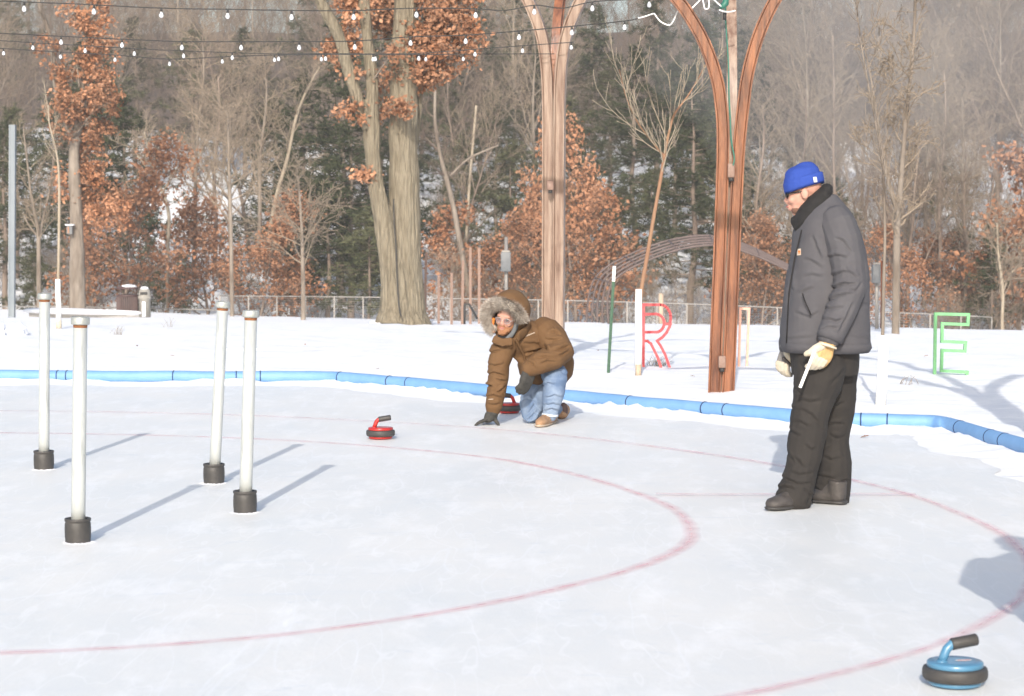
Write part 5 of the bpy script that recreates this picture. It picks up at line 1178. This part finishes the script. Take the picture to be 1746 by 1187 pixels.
# collar stand, cuff, pocket welt, zipper, chest patch
MB().add(*tube([S(1367, 392, -.19), S(1355, 440, -.20), S(1345, 500, -.21), S(1341, 585, -.215)], .004, 6)).build('zip', M['blackcl'], jo)
MB().add(*tube(catmull([S(1368, 500, -.232), S(1373, 515, -.238), S(1379, 528, -.245), S(1383, 537, -.247)], 4), .0035, 6)).build('pocket_welt', M['blackcl'], jo)
cuff = [sl_n[-1][0] + (sl_n[-1][0] - sl_n[-2][0]).normalized() * t for t in (-.03, .0, .03)]
MB().add(*tube(cuff, [.074, .0745, .071], 22)).build('cuff', M['greyj'], sln)
hm = [(a, b, c, d * 1.006, e * 1.006) for a, b, c, d, e in [jr[0], jr[1], ((jr[2][0] + jr[1][0]) / 2, jr[1][1], (jr[1][2] + jr[2][2]) / 2, jr[2][3], jr[2][4])]]
MB().add(*rings(hm, 48, 2.35)).build('hem_band', M['greyj'], jo)
def surf(x, y_, o):                     # first hit of the picture ray with a mesh object
    d = ray(x, y_).normalized(); off = parent_loc(o)
    from mathutils.bvhtree import BVHTree
    if o.name not in surf.c:
        bm = bmesh.new(); bm.from_mesh(o.data); surf.c[o.name] = BVHTree.FromBMesh(bm); bm.free()
    h = surf.c[o.name].ray_cast(CAM - off, d)
    if h[0] is None: return None, None
    return h[0] + off, h[1]
surf.c = {}
def patch(o, x0, y0, x1, y1, m, name, lift=.004, skew=0, par=None):
    vs = []
    for (a, b) in ((x0, y1), (x1, y1 + skew), (x1, y0 + skew), (x0, y0)):
        p, n_ = surf(a, b, o); 
        if p is None: return None
        vs.append(p + Vector((0, -lift, 0)))
    vs += [v + Vector((0, lift * .8, 0)) for v in vs]
    return MB().add(vs, [(0, 1, 2, 3), (7, 6, 5, 4), (0, 4, 5, 1), (1, 5, 6, 2), (2, 6, 7, 3), (3, 7, 4, 0)]).build(name, m, par or o, smooth=False)
pt = patch(jo, 1358.6, 424.5, 1365.2, 435.5, M['patch'], 'chest_patch', .010, -.5)
if pt:
    patch(jo, 1360.4, 427, 1363.8, 431.0, M['patcho'], 'patch_mark', .0135, 0, pt)
    patch(jo, 1360.2, 432.2, 1364.0, 433.2, M['patcho'], 'patch_mark', .0135, 0, pt)
# trousers
pn_ = [(S(1400, 590, -.085), .135), (S(1399, 625, -.09), .138), (S(1394, 660, -.10), .130), (S(1384, 700, -.11), .108), (S(1378, 740, -.11), .103), (S(1371, 780, -.11), .100), (S(1361, 820, -.11), .090), (S(1354, 845, -.11), .092), (S(1352, 857, -.11), .096)]
pf_ = [(S(1424, 590, .085), .13), (S(1424, 630, .09), .13), (S(1424, 670, .10), .112), (S(1424, 710, .11), .094), (S(1421, 750, .12), .094), (S(1421, 790, .12), .099), (S(1419, 825, .12), .098), (S(1417, 846, .12), .104), (S(1416, 854, .12), .106)]
FN = [Z3((262, 340), (280, 365), (305, 395)), (Z3((238, 478), (300, 485), (370, 520), (442, 612)), 1.2), Z3((300, 470), (380, 530), (430, 580)), (Z3((232, 600), (262, 630), (300, 645)), 1.2), Z3((215, 738), (240, 775), (262, 805)), Z3((258, 768), (290, 800), (318, 838)), (Z3((160, 968), (210, 950), (270, 965)), 1.3), (Z3((170, 885), (220, 905), (290, 935), (370, 925)), 1.2), Z3((290, 420), (350, 440), (420, 435)), Z3((250, 560), (300, 560), (350, 590)), Z3((330, 700), (370, 730), (400, 720)), Z3((240, 860), (300, 880), (380, 870)), Z3((480, 330), (520, 290), (560, 240)), Z3((330, 960), (360, 1000), (340, 1050)), Z3((300, 200), (330, 260), (320, 330))]
FF = [Z3((450, 582), (500, 572), (565, 574)), (Z3((388, 868), (440, 890), (505, 902)), 1.1), (Z3((495, 942), (540, 930), (592, 908)), 1.2), (Z3((380, 935), (420, 985), (480, 1030)), 1.1), Z3((470, 482), (520, 460), (560, 440)), Z3((480, 640), (520, 660), (570, 650)), Z3((430, 760), (490, 790), (560, 770)), Z3((400, 700), (440, 730), (480, 720)), Z3((460, 1035), (520, 1020), (585, 1030))]
tro = put(fuse([rings(ring_px([(1350, 1462, 640, .15, 0), (1347, 1464, 600, .18, 0), (1352, 1462, 570, .18, 0)]))], .009, 4), 'trousers', M['bpants'], sm)
put(fuse([T_(pn_)], .0065, 3), 'trouser_leg', M['bpants'], tro, wrinkle(.004, 9, 5, .016, folds=FN, wpx=2.4, dep=.0075))
put(fuse([T_(pf_)], .0065, 3), 'trouser_leg', M['bpants'], tro, wrinkle(.004, 9, 15, .016, folds=FF, wpx=2.4, dep=.0075))
def boot_parts(heel, toe, z0, w_, h_, top=None):
    d = (toe - heel); L = d.length; d.normalize(); up = Vector((0, 0, 1)); P_ = lambda t, z: Vector((heel.x, heel.y, z0)) + d * L * t + up * z
    ps = [tube([P_(.08, .035), P_(.3, .036), P_(.6, .034), P_(.82, .032), P_(.94, .028)], [(w_ * .8, .034), (w_ * .8, .035), (w_ * .95, .034), (w_ * .95, .031), (w_ * .7, .024)], 18, dome=True),
          tube([P_(.16, .05), P_(.18, .10), P_(.18, h_)], [w_ * .9, w_ * .85, w_ * .9], 16), tube([P_(.25, .08), P_(.48, .065), P_(.7, .05)], [w_ * .8, w_ * .7, w_ * .6], 14, dome=True)]
    sole = tube([P_(.0, .010), P_(.3, .010), P_(.6, .010), P_(.85, .010), P_(1.0, .014)], [(w_ * .8, .011), (w_ * .85, .011), (w_ * 1.05, .011), (w_ * .95, .011), (w_ * .45, .009)], 18)
    return ps, sole
# note: tube frames put the first radius across the foot (x/y) and the second upright
def upright_tube(pts, rad, n=18):       # cross-section: first radius horizontal across, second vertical
    v = []; f = []; pts = [Vector(p) for p in pts]
    for i, p in enumerate(pts):
        t = (pts[min(i + 1, len(pts) - 1)] - pts[max(i - 1, 0)]); t.z = 0; t.normalize(); s = Vector((-t.y, t.x, 0))
        for k in range(n):
            a = 2 * math.pi * k / n; v.append(p + s * rad[i][0] * math.cos(a) + Vector((0, 0, 1)) * rad[i][1] * math.sin(a))
    for i in range(len(pts) - 1):
        for k in range(n): k2 = (k + 1) % n; f.append((i * n + k, i * n + k2, (i + 1) * n + k2, (i + 1) * n + k))
    f.append(tuple(range(n))[::-1]); f.append(tuple(range((len(pts) - 1) * n, len(pts) * n)))
    return v, f
def boot(root, heel, toe, w_, h_, bm_, sm_, name='boot', z0=.008):
    d = (toe - heel); d.z = 0; L = d.length; d.normalize(); P_ = lambda t, z: Vector((heel.x, heel.y, z0 + z)) + d * L * t
    ps = [upright_tube([P_(-.0, .05), P_(.04, .05), P_(.2, .05), P_(.45, .045), P_(.7, .040), P_(.88, .036), P_(.97, .032), P_(1.0, .03)], [(w_ * .3, .02), (w_ * .7, .042), (w_ * .85, .045), (w_ * .85, .042), (w_ * 1.0, .038), (w_ * .85, .032), (w_ * .5, .022), (w_ * .2, .01)]),
          tube([P_(.20, .05), P_(.20, .10), P_(.19, h_)], [w_ * .9, w_ * .9, w_ * .95], 16), tube([P_(.28, .10), P_(.45, .075), P_(.62, .058)], [w_ * .72, w_ * .6, w_ * .5], 14, dome=True)]
    b = put(fuse(ps, .006, 4), name, bm_, root, lambda c, n_: .004 * noise.noise(c * 22))
    MB().add(*upright_tube([P_(-.03, .012), P_(.02, .012), P_(.3, .012), P_(.5, .012), P_(.75, .012), P_(.92, .013), P_(1.02, .015)], [(w_ * .5, .011), (w_ * .82, .012), (w_ * .85, .012), (w_ * .85, .012), (w_ * 1.08, .012), (w_ * .85, .012), (w_ * .3, .008)])).build('sole', sm_, b)
boot(sm, G(1374, 866), G(1309, 874), .056, .13, M['bootdk'], M['rubber'])
boot(sm, G(1440, 863), G(1378, 858), .056, .13, M['bootdk'], M['rubber'])
# gloves
wn = S(1413, 581, -.295)
gl = put(fuse(hand_parts(wn, (-.34, -.05, -1), (-.45, .88, 0), [.45, .5, .55, .6], .02, 1.10, 1.45, -1, thumb_curl=.3) + [tube([S(1414, 572, -.29), S(1412, 590, -.295)], [.046, .048], 16)], .005, 3), 'glove', M['gtan'], sm, lambda c, n_: .003 * noise.noise(c * 40))
MB().add(*tube([S(1401, 586, -.345), S(1412, 589, -.352), S(1425, 594, -.33)], [.006, .008, .006], 10, dome=True)).build('cream_knuckle_band', M['gcream'], gl)
fg = hand_parts(wn + Vector((-.012, -.012, -.004)), (-.38, -.06, -1), (-.45, .88, 0), [.42, .47, .52, .57], .02, 1.10, 1.45, -1, thumb_curl=.3)
put(fuse(fg[4:], .005, 2), 'cream_fingers', M['gcream'], gl)
wf = S(1343, 592, .10)
gf = put(fuse(hand_parts(wf, (-.25, -.1, -1), (.6, .5, -.1), [.5, .55, .6, .65], .03, 1.05, 1.4, 1) + [tube([S(1346, 582, .11), S(1342, 596, .1)], [.045, .046], 16)], .005, 3), 'glove', M['ggrey'], sm)
fg2 = hand_parts(wf + Vector((-.010, -.006, 0)), (-.25, -.1, -1), (.6, .5, -.1), [.5, .55, .6, .65], .03, 1.05, 1.36, 1)
put(fuse(fg2[4:], .005, 2), 'cream_fingers', M['gcream'], gf)
ms = MB(); a = S(1387, 603, -.345); b = S(1364, 661, -.36); t = (b - a).normalized()
ms.add(*bar(a - t * .02, b, .016, .005)); o = ms.build('measuring_strip', M['white'], smooth=False, origin=a); tag(o, 'white flat strip held in the standing man\'s tan glove', 'strip')
pn = MB().add(*tube([S(1334, 610, .06), S(1340, 615, .05), S(1352, 626, .03)], [.009, .010, .006], 10)).build('pen', M['bootdk'], origin=S(1334, 610, .06)); tag(pn, 'short black marker held in the standing man\'s far glove', 'marker')

# ---- kneeling man --------------------------------------------------
YK = 16.35; qk = YK / F
K = lambda x, y_, dy=0: D(x, y_, YK + dy)
km = empty('person', G(905, 724), 'kneeling man in brown fur-hooded parka and jeans touching the ice with one gloved hand', 'person')
KB = basis((-.42, -.90, -.16), R(-10)); kc = K(861, 544, -.06) ; kc = kc + Vector((.02, .04, .0))
kp, KT = head_parts(kc, KB, 1.0)
U = lambda ch, n=16: tube([K(a, b, c) for a, b, c, r in ch], [r * qk for a, b, c, r in ch], n, dome=True)
tors = [(876, 556, .03, 20), (890, 572, .10, 30), (910, 595, .20, 32), (930, 620, .32, 32), (936, 645, .40, 30)]
body = kp + [U(tors), U([(868, 582, .02, 17), (852, 610, 0, 12), (849, 645, 0, 11), (844, 675, 0, 10), (841, 700, 0, 9)]), U([(935, 566, .15, 17), (956, 600, .02, 13), (926, 616, -.12, 11), (902, 627, -.15, 9)]),
         U([(934, 645, .38, 22), (942, 642, .15, 17), (945, 645, .03, 11), (942, 680, -.01, 10), (938, 712, 0, 9)]), U([(925, 655, .36, 22), (911, 685, .22, 13), (906, 700, .16, 9), (925, 705, .35, 8), (955, 700, .55, 9)]), tube([K(880, 560, .04), kc], [.07, .055], 14)]
put(fuse(body, .006, 3), 'body', M['skin'], km)
head_features(km, KT, KB, 1.0)
# hair fringe, beard, glasses
put(fuse([ball(KT(0, .052, -.068), (.056, .046, .045), KB), ball(KT(0, .078, -.090), (.036, .026, .026), KB), ball(KT(.050, .02, -.045), (.018, .035, .04), KB), ball(KT(-.050, .02, -.045), (.018, .035, .04), KB), ball(KT(0, .094, -.036), (.028, .012, .008), KB)], .005, 2), 'beard', M['beard'], km, lambda c, n_: .004 * noise.noise(c * 60))
put(fuse([ball(KT(.03, .084, .030), (.020, .008, .005), KB), ball(KT(-.03, .084, .030), (.020, .008, .005), KB)], .003, 1), 'eyebrows', M['beard'], km)
gs_ = empty('glasses', KT(0, .1, .01), None, None); 
del_ = gs_
bpy.data.objects.remove(gs_)
fr_ = MB()
for sx in (-1, 1):
    n = 22; ring = [KT(sx * .034 + .028 * math.cos(2 * math.pi * k / n), .098 - .010 * abs(math.cos(2 * math.pi * k / n)), .006 + .019 * math.sin(2 * math.pi * k / n)) for k in range(n + 1)]
    fr_.add(*tube(ring, .0022, 6)); fr_.add(*tube([KT(sx * .062, .088, .010), KT(sx * .078, .04, .010), KT(sx * .082, -.01, .008)], .0025, 6))
fr_.add(*tube([KT(-.008, .102, .010), KT(.008, .102, .010)], .0025, 6))
fo = fr_.build('glasses', M['frame'], km)
for sx in (-1, 1): MB().add(*ball(KT(sx * .034, .097, .006), (.026, .0015, .0175), KB, 16, 8)).build('lens', M['clens'], fo)
# parka
sl_r = [(866, 582, .02, 23), (856, 600, .0, 21), (851, 622, -.01, 18.5), (850, 645, -.01, 17), (847, 668, 0, 16.5), (843, 688, 0, 15), (842, 694, 0, 15)]
sl_l = [(930, 565, .10, 27), (944, 580, .04, 26), (955, 600, -.03, 23), (942, 611, -.10, 20), (922, 619, -.15, 18), (904, 628, -.16, 15)]
tj = [(872, 562, .03, 20), (880, 571, .05, 29), (892, 580, .11, 36), (909, 594, .2, 38), (927, 613, .30, 38), (935, 631, .37, 35), (936, 640, .40, 33)]
skirt = [(905, 612, .08, 25), (903, 632, .12, 19), (915, 642, .15, 14)]
skirt2 = [(945, 620, .38, 33), (948, 636, .42, 28), (943, 648, .42, 22)]
Z1 = lambda *p: [(780 + a / 4.238, 470 + b / 4.238) for a, b in p]
FP = [(Z1((495, 562), (560, 545), (645, 520)), 1.3), Z1((480, 488), (550, 490), (625, 512)), Z1((478, 602), (520, 590), (570, 568)), (Z1((360, 575), (400, 600), (440, 632)), 1.1), Z1((300, 500), (340, 540), (365, 575)), Z1((560, 300), (600, 350), (620, 420)), Z1((640, 300), (680, 350), (700, 420)), Z1((740, 620), (790, 600), (820, 560)), Z1((700, 330), (740, 400), (790, 480))]
FR = [(Z1((218, 716), (270, 705), (345, 728)), 1.2), (Z1((208, 796), (228, 796), (246, 800)), 1.8), Z1((225, 562), (260, 550), (310, 545)), Z1((280, 752), (310, 762), (352, 765)), Z1((290, 850), (320, 830), (350, 800)), Z1((225, 640), (270, 655), (330, 640)), Z1((215, 880), (260, 870), (320, 890)), Z1((230, 480), (270, 500), (330, 490)), Z1((215, 930), (250, 940), (310, 930))]
FL = [(Z1((632, 500), (640, 525), (655, 545)), 1.4), (Z1((690, 545), (740, 535), (800, 508)), 1.2), Z1((560, 600), (620, 590), (700, 600)), Z1((660, 420), (700, 400), (740, 430)), Z1((720, 580), (760, 570), (800, 545)), Z1((500, 620), (540, 640), (560, 670)), Z1((600, 640), (650, 620), (700, 625)), Z1((640, 460), (690, 470), (750, 460))]
pk = put(fuse([U(tj, 24), U(skirt, 18), U(skirt2, 20), ball(K(905, 570, .13), (.14, .14, .10))], .0085, 4), 'parka', M['brownj'], km, wrinkle(.004, 8, 2, .018, folds=FP, wpx=1.9, dep=.014))
put(fuse([U(sl_r, 20)], .0065, 3), 'sleeve', M['brownj'], pk, wrinkle(.004, 9, 12, .012, folds=FR, wpx=1.7, dep=.014))
put(fuse([U(sl_l, 20)], .0065, 3), 'sleeve', M['brownj'], pk, wrinkle(.004, 9, 22, .014, folds=FL, wpx=1.8, dep=.014))
# collar flaps, placket, seams
MB().add(*tube(catmull([K(878, 576, -.14), K(886, 592, -.08), K(893, 606, -.03), K(896, 620, -.0)], 5), [.010] * 16, 8)).build('placket', M['brownj'], pk)
for pts, rr_ in (([(842, 578, -.10), (856, 584, -.13), (872, 582, -.14)], (.010, .032)), ([(884, 574, -.14), (896, 566, -.08), (904, 556, .0)], (.012, .045))):
    put(fuse([tube([K(*p) for p in pts], [rr_] * 3, 14, dome=True)], .006, 2), 'collar_flap', M['brownj'], pk)
put(fuse([tube([K(848, 586, -.10), K(858, 588, -.12), K(868, 583, -.13)], [.008, .018, .010], 10, dome=True)], .005, 1), 'collar_lining', M['lining'], pk)
# chest script and cuff mark: fine light thread
def script(o, pts, m, name, r_=.0022):
    q = []
    for a, b in pts:
        p, n_ = surf(a, b, o)
        if p is not None: q.append(p + Vector((0, -.003, 0)))
    if len(q) > 2: MB().add(*tube(q, r_, 5)).build(name, m, o)
script(pk, [(896 + 16 * t, 573.5 - 6.5 * t + .9 * math.sin(t * 34)) for t in [k / 40 for k in range(41)]], M['patch'], 'chest_script')
script([c for c in children(pk) if c.name.startswith('sleeve')][0], [(833 + 8 * t, 681 - .4 * t + .5 * math.sin(t * 26)) for t in [k / 24 for k in range(25)]], M['patch'], 'cuff_script', .002)
# hood: shell open at the face, behind a fur ring
fw = (KB @ Vector((0, 1, 0))).normalized(); upv = (KB @ Vector((0, 0, 1))).normalized(); rt_ = (KB @ Vector((1, 0, 0))).normalized()
hood_me = fuse([ball(KT(0, -.045, .055), (.150, .150, .165), KB, 28, 18), ball(KT(0, -.06, -.04), (.150, .13, .14), KB, 28, 18), ball(KT(0, .0, .115), (.115, .11, .10), KB)], .009, 4)
bm = bmesh.new(); bm.from_mesh(hood_me)
bmesh.ops.bisect_plane(bm, geom=bm.verts[:] + bm.edges[:] + bm.faces[:], plane_co=KT(0, .050, 0), plane_no=(KB @ Vector((0, 1, -.18))), clear_outer=True); bm.to_mesh(hood_me); bm.free()
hood = put(hood_me, 'hood', M['brownj'], pk, wrinkle(.004, 12, 4, .006))
ld_m = hood.modifiers.new('thick', 'SOLIDIFY'); ld_m.thickness = .012; ld_m.offset = -1
rg = random.Random(77); ringc = []; n = 40
for k in range(n):
    a = R(-62) + R(236) * k / (n - 1)
    ringc.append(KT(.142 * math.cos(a) * (1.0 if math.sin(a) > 0 else .93), .070 + .018 * math.sin(a), .010 + .122 * math.sin(a)))
fur_b = MB().add(*tube(ringc, [.020 + .014 * math.sin(math.pi * k / (n - 1)) ** .4 for k in range(n)], 14))
furb = fur_b.build('fur_trim', M['fur'], hood)
hair = MB(); FRM = frames(ringc)
for k in range(9000):
    x = rg.random() * (n - 1.001); i = int(x); c = ringc[i].lerp(ringc[i + 1], x - i); t, a_, b_ = FRM[i]; ang = rg.random() * 2 * math.pi
    rad = (c - KT(0, .06, .02)).normalized(); o_ = (a_ * math.cos(ang) + b_ * math.sin(ang)).normalized()
    p = c + o_ * .026; d = (o_ * .75 + rad * .55 + fw * .25 + Vector((rg.gauss(0, .28), rg.gauss(0, .28), rg.gauss(0, .28)))).normalized() * rg.uniform(.022, .055)
    if (p + d - KT(0, .09, -.01)).length < .085: continue
    sd = d.cross(t).normalized() * .0018; cv = Vector((0, 0, -.006))
    hair.add([p - sd, p + sd, p + d * .6 + cv * .3 + sd * .6, p + d + cv], [(0, 1, 2), (0, 2, 3)])
hair.build('fur_hairs', M['fur'], furb, smooth=False)
MB().add(*tube(catmull([KT(.088, .055, .0), KT(.092, .06, -.04), KT(.084, .07, -.08), KT(.066, .08, -.105)], 4), [.012] * 13, 10)).build('orange_lining', M['orange'], hood)
MB().add(*tube(catmull([KT(-.088, .03, -.01), KT(-.088, .045, -.05), KT(-.07, .06, -.10), KT(-.04, .075, -.135)], 4), [.018] * 13, 10)).build('grey_scarf', M['scarfgrey'], km)
MB().add(*tube(catmull([KT(-.06, .055, -.11), KT(-.02, .075, -.130), KT(.03, .075, -.135)], 4), [.016] * 9, 10)).build('neck_gaiter', M['blackcl'], km)
# jeans
jl = [(932, 640, .36, 26), (940, 636, .18, 23), (946, 636, .0, 20.5), (946, 648, -.04, 20), (944, 668, -.03, 17.5), (941, 688, -.01, 15.5), (938, 706, 0, 13.5)]
jr_ = [(922, 648, .34, 26), (912, 668, .22, 23), (906, 690, .15, 20), (905, 704, .12, 17.5), (920, 705, .28, 15), (940, 700, .45, 13), (952, 697, .52, 11)]
jeans = put(fuse([U(jl[:2] + [(936, 646, .3, 26)], 20)], .009, 3), 'jeans', M['denim'], km)
FLG = [Z1((745, 690), (765, 700), (785, 722)), Z1((640, 885), (700, 870), (745, 880)), (Z1((630, 985), (680, 965), (735, 985)), 1.2), Z1((630, 940), (690, 930), (740, 940)), Z1((620, 800), (650, 780), (700, 790)), Z1((700, 650), (740, 640), (780, 650))]
FRG = [Z1((560, 845), (590, 820), (600, 790)), Z1((500, 1052), (540, 1020), (572, 990)), Z1((460, 900), (510, 890), (560, 920)), Z1((560, 960), (600, 1000), (580, 1040)), (Z1((540, 870), (560, 930), (520, 1000)), 1.2)]
put(fuse([U(jl, 20)], .006, 3), 'jeans_leg', M['denim'], jeans, wrinkle(.003, 12, 6, .012, folds=FLG, wpx=1.6, dep=.010))
put(fuse([U(jr_, 20)], .006, 3), 'jeans_leg', M['denim'], jeans, wrinkle(.003, 12, 16, .012, folds=FRG, wpx=1.6, dep=.010))
hp_ = [K(938, 705.5, 0), K(937.6, 709.5, 0)]
MB().add(*tube(hp_, [.0625, .064], 24)).build('frayed_hem', M['denim_hem'], jeans)
boot(km, G(945, 722), G(918, 731), .05, .11, M['boot'], M['sole'], z0=.006)
bk = put(fuse([tube([K(950, 703, .50), K(956, 700, .55), K(961, 699, .60)], [.045, .055, .055], 16, dome=True), ball(K(957, 706, .52), (.055, .05, .04))], .006, 3), 'boot', M['boot'], km)
MB().add(*ball(K(961, 700, .50), (.035, .018, .062), None, 18, 12)).build('sole', M['dkbrown'], bk)
# gloves
wr = K(841, 700, 0)
cz = .012
tips_ = [(G(812, 727), .0), (G(817, 729), 0), (G(824, 730), 0), (G(829, 727), 0)]
gp = [tube([K(842, 693, 0), K(841, 700, 0), K(839, 708, -.01)], [.046, .044, .045], 16)]
gp.append(tube([K(840, 704, 0), K(834, 712, -.02)], [(.046), (.042)], 14, dome=True))
kn = [K(826, 717, -.055), K(829, 717.5, -.03), K(832, 717, .0), K(836, 716, .03)]
tp_ = [G(811, 727.5), G(814, 724.5), G(820, 722.5), G(829, 722)]
for a, b in zip(kn, tp_):
    b = Vector((b.x, b.y, cz)); m_ = a.lerp(b, .5) + Vector((0, 0, .006))
    gp.append(tube([K(838, 709, -.01), a, m_, b], [.020, .0155, .013, .011], 12, dome=True))
tb = G(850, 727); tb = Vector((tb.x, tb.y, cz)); gp.append(tube([K(841, 708, 0), K(845, 717, -.02), tb.lerp(K(845, 717, -.02), .4), tb], [.024, .0165, .0145, .012], 12, dome=True))
put(fuse(gp, .0045, 3), 'glove', M['glove'], km, lambda c, n_: .002 * noise.noise(c * 70))
wl = K(903, 629, -.16)
g2 = hand_parts(wl, (-.28, -.1, -1), (-.7, .55, -.1), [.28, .32, .36, .4], .02, 1.2, 1.9, 1)
put(fuse(g2 + [tube([K(907, 624, -.15), K(901, 633, -.16)], [.048, .05], 16)], .005, 3), 'glove', M['glove'], km, lambda c, n_: .002 * noise.noise(c * 70))

# ---- bystander just outside the frame, whose shadow falls into it ----
bp_ = Vector((2.07, 6.85, 0))
by = empty('person', bp_, 'bystander in dark coat outside the right edge, casting the corner shadow', 'person')
B_ = lambda x, y_, z: bp_ + Vector((x, y_, z))
bc, BT = head_parts(B_(0, 0, 1.63), basis((-.6, .8, 0)), 1)
put(fuse(bc + [tube([B_(0, 0, .9), B_(0, 0, 1.2), B_(0, 0, 1.42), B_(0, 0, 1.5)], [.13, .14, .12, .06], 16)], .012, 3), 'body', M['skin'], by)
put(fuse([rings([(bp_.x, bp_.y, .72, .25, .18), (bp_.x, bp_.y, .95, .25, .18), (bp_.x, bp_.y, 1.25, .25, .17), (bp_.x, bp_.y, 1.42, .22, .14), (bp_.x, bp_.y, 1.52, .09, .09)]), tube([B_(-.22, 0, 1.40), B_(-.33, .02, 1.12), B_(-.26, .12, .92)], [.08, .072, .06], 14, dome=True), tube([B_(.22, 0, 1.40), B_(.32, 0, 1.1), B_(.30, .05, .82)], [.08, .072, .06], 14, dome=True)], .012, 5), 'coat', M['blackcl'], by, wrinkle(.01, 8, 3, .01))
put(fuse([tube([B_(-.1, 0, .85), B_(-.12, .0, .45), B_(-.13, 0, .08)], [.12, .095, .08], 14), tube([B_(.1, 0, .85), B_(.12, .0, .45), B_(.13, 0, .08)], [.12, .095, .08], 14)], .012, 5), 'trousers', M['bpants'], by)
put(fuse([ball(B_(0, -.01, 1.72), (.10, .115, .09)), ball(B_(0, -.01, 1.79), (.05, .05, .04))], .01, 4), 'knit_hat', M['blackcl'], by)
for s_ in (-.13, .13): boot(by, bp_ + Vector((s_ + .02, -.06, 0)), bp_ + Vector((s_ - .08, .2, 0)), .055, .13, M['bootdk'], M['rubber'])
for s_ in (-1, 1):
    put(fuse(hand_parts(B_(s_ * .28, .1 if s_ < 0 else .06, .90 if s_ < 0 else .80), (0, .1, -1), (-s_, 0, 0), .3, .02, 1, 1.3, s_), .006, 2), 'glove', M['glove'], by)

v_, f_ = ball(D(1570, 95, 88), (11, 5, 5.6), None, 40, 24)
v_ = [p + (p - D(1570, 95, 88)).normalized() * (2.4 * noise.noise(p * .16) + .9 * noise.noise(p * .4)) for p in v_]
smk = MB().add(v_, f_).build('smoke', None); tag(smk, 'thin pale bluish smoke drifting before the bare trees at upper right', 'smoke', kind='stuff')
sm_ = bpy.data.materials.new('smoke'); sm_.use_nodes = True; nt = sm_.node_tree; nt.nodes.remove(nt.nodes['Principled BSDF'])
pv = nt.nodes.new('ShaderNodeVolumePrincipled'); pv.inputs['Color'].default_value = (.90, .94, 1, 1); pv.inputs['Density'].default_value = .026
nt.links.new(pv.outputs['Volume'], nt.nodes['Material Output'].inputs['Volume']); smk.data.materials.append(sm_)
hz = MB().add(*box((0, 150, 19), (1700, 1100, 76))).build('haze', None, smooth=False); hz['kind'] = 'stuff'
hm_ = bpy.data.materials.new('haze'); hm_.use_nodes = True; nt = hm_.node_tree; nt.nodes.remove(nt.nodes['Principled BSDF'])
pv = nt.nodes.new('ShaderNodeVolumePrincipled'); pv.inputs['Color'].default_value = (.97, .965, .96, 1); pv.inputs['Density'].default_value = .0007
nt.links.new(pv.outputs['Volume'], nt.nodes['Material Output'].inputs['Volume']); hz.data.materials.append(hm_)
print('OBJECTS', len(bpy.data.objects), 'FACES', sum(len(m.polygons) for m in bpy.data.meshes))
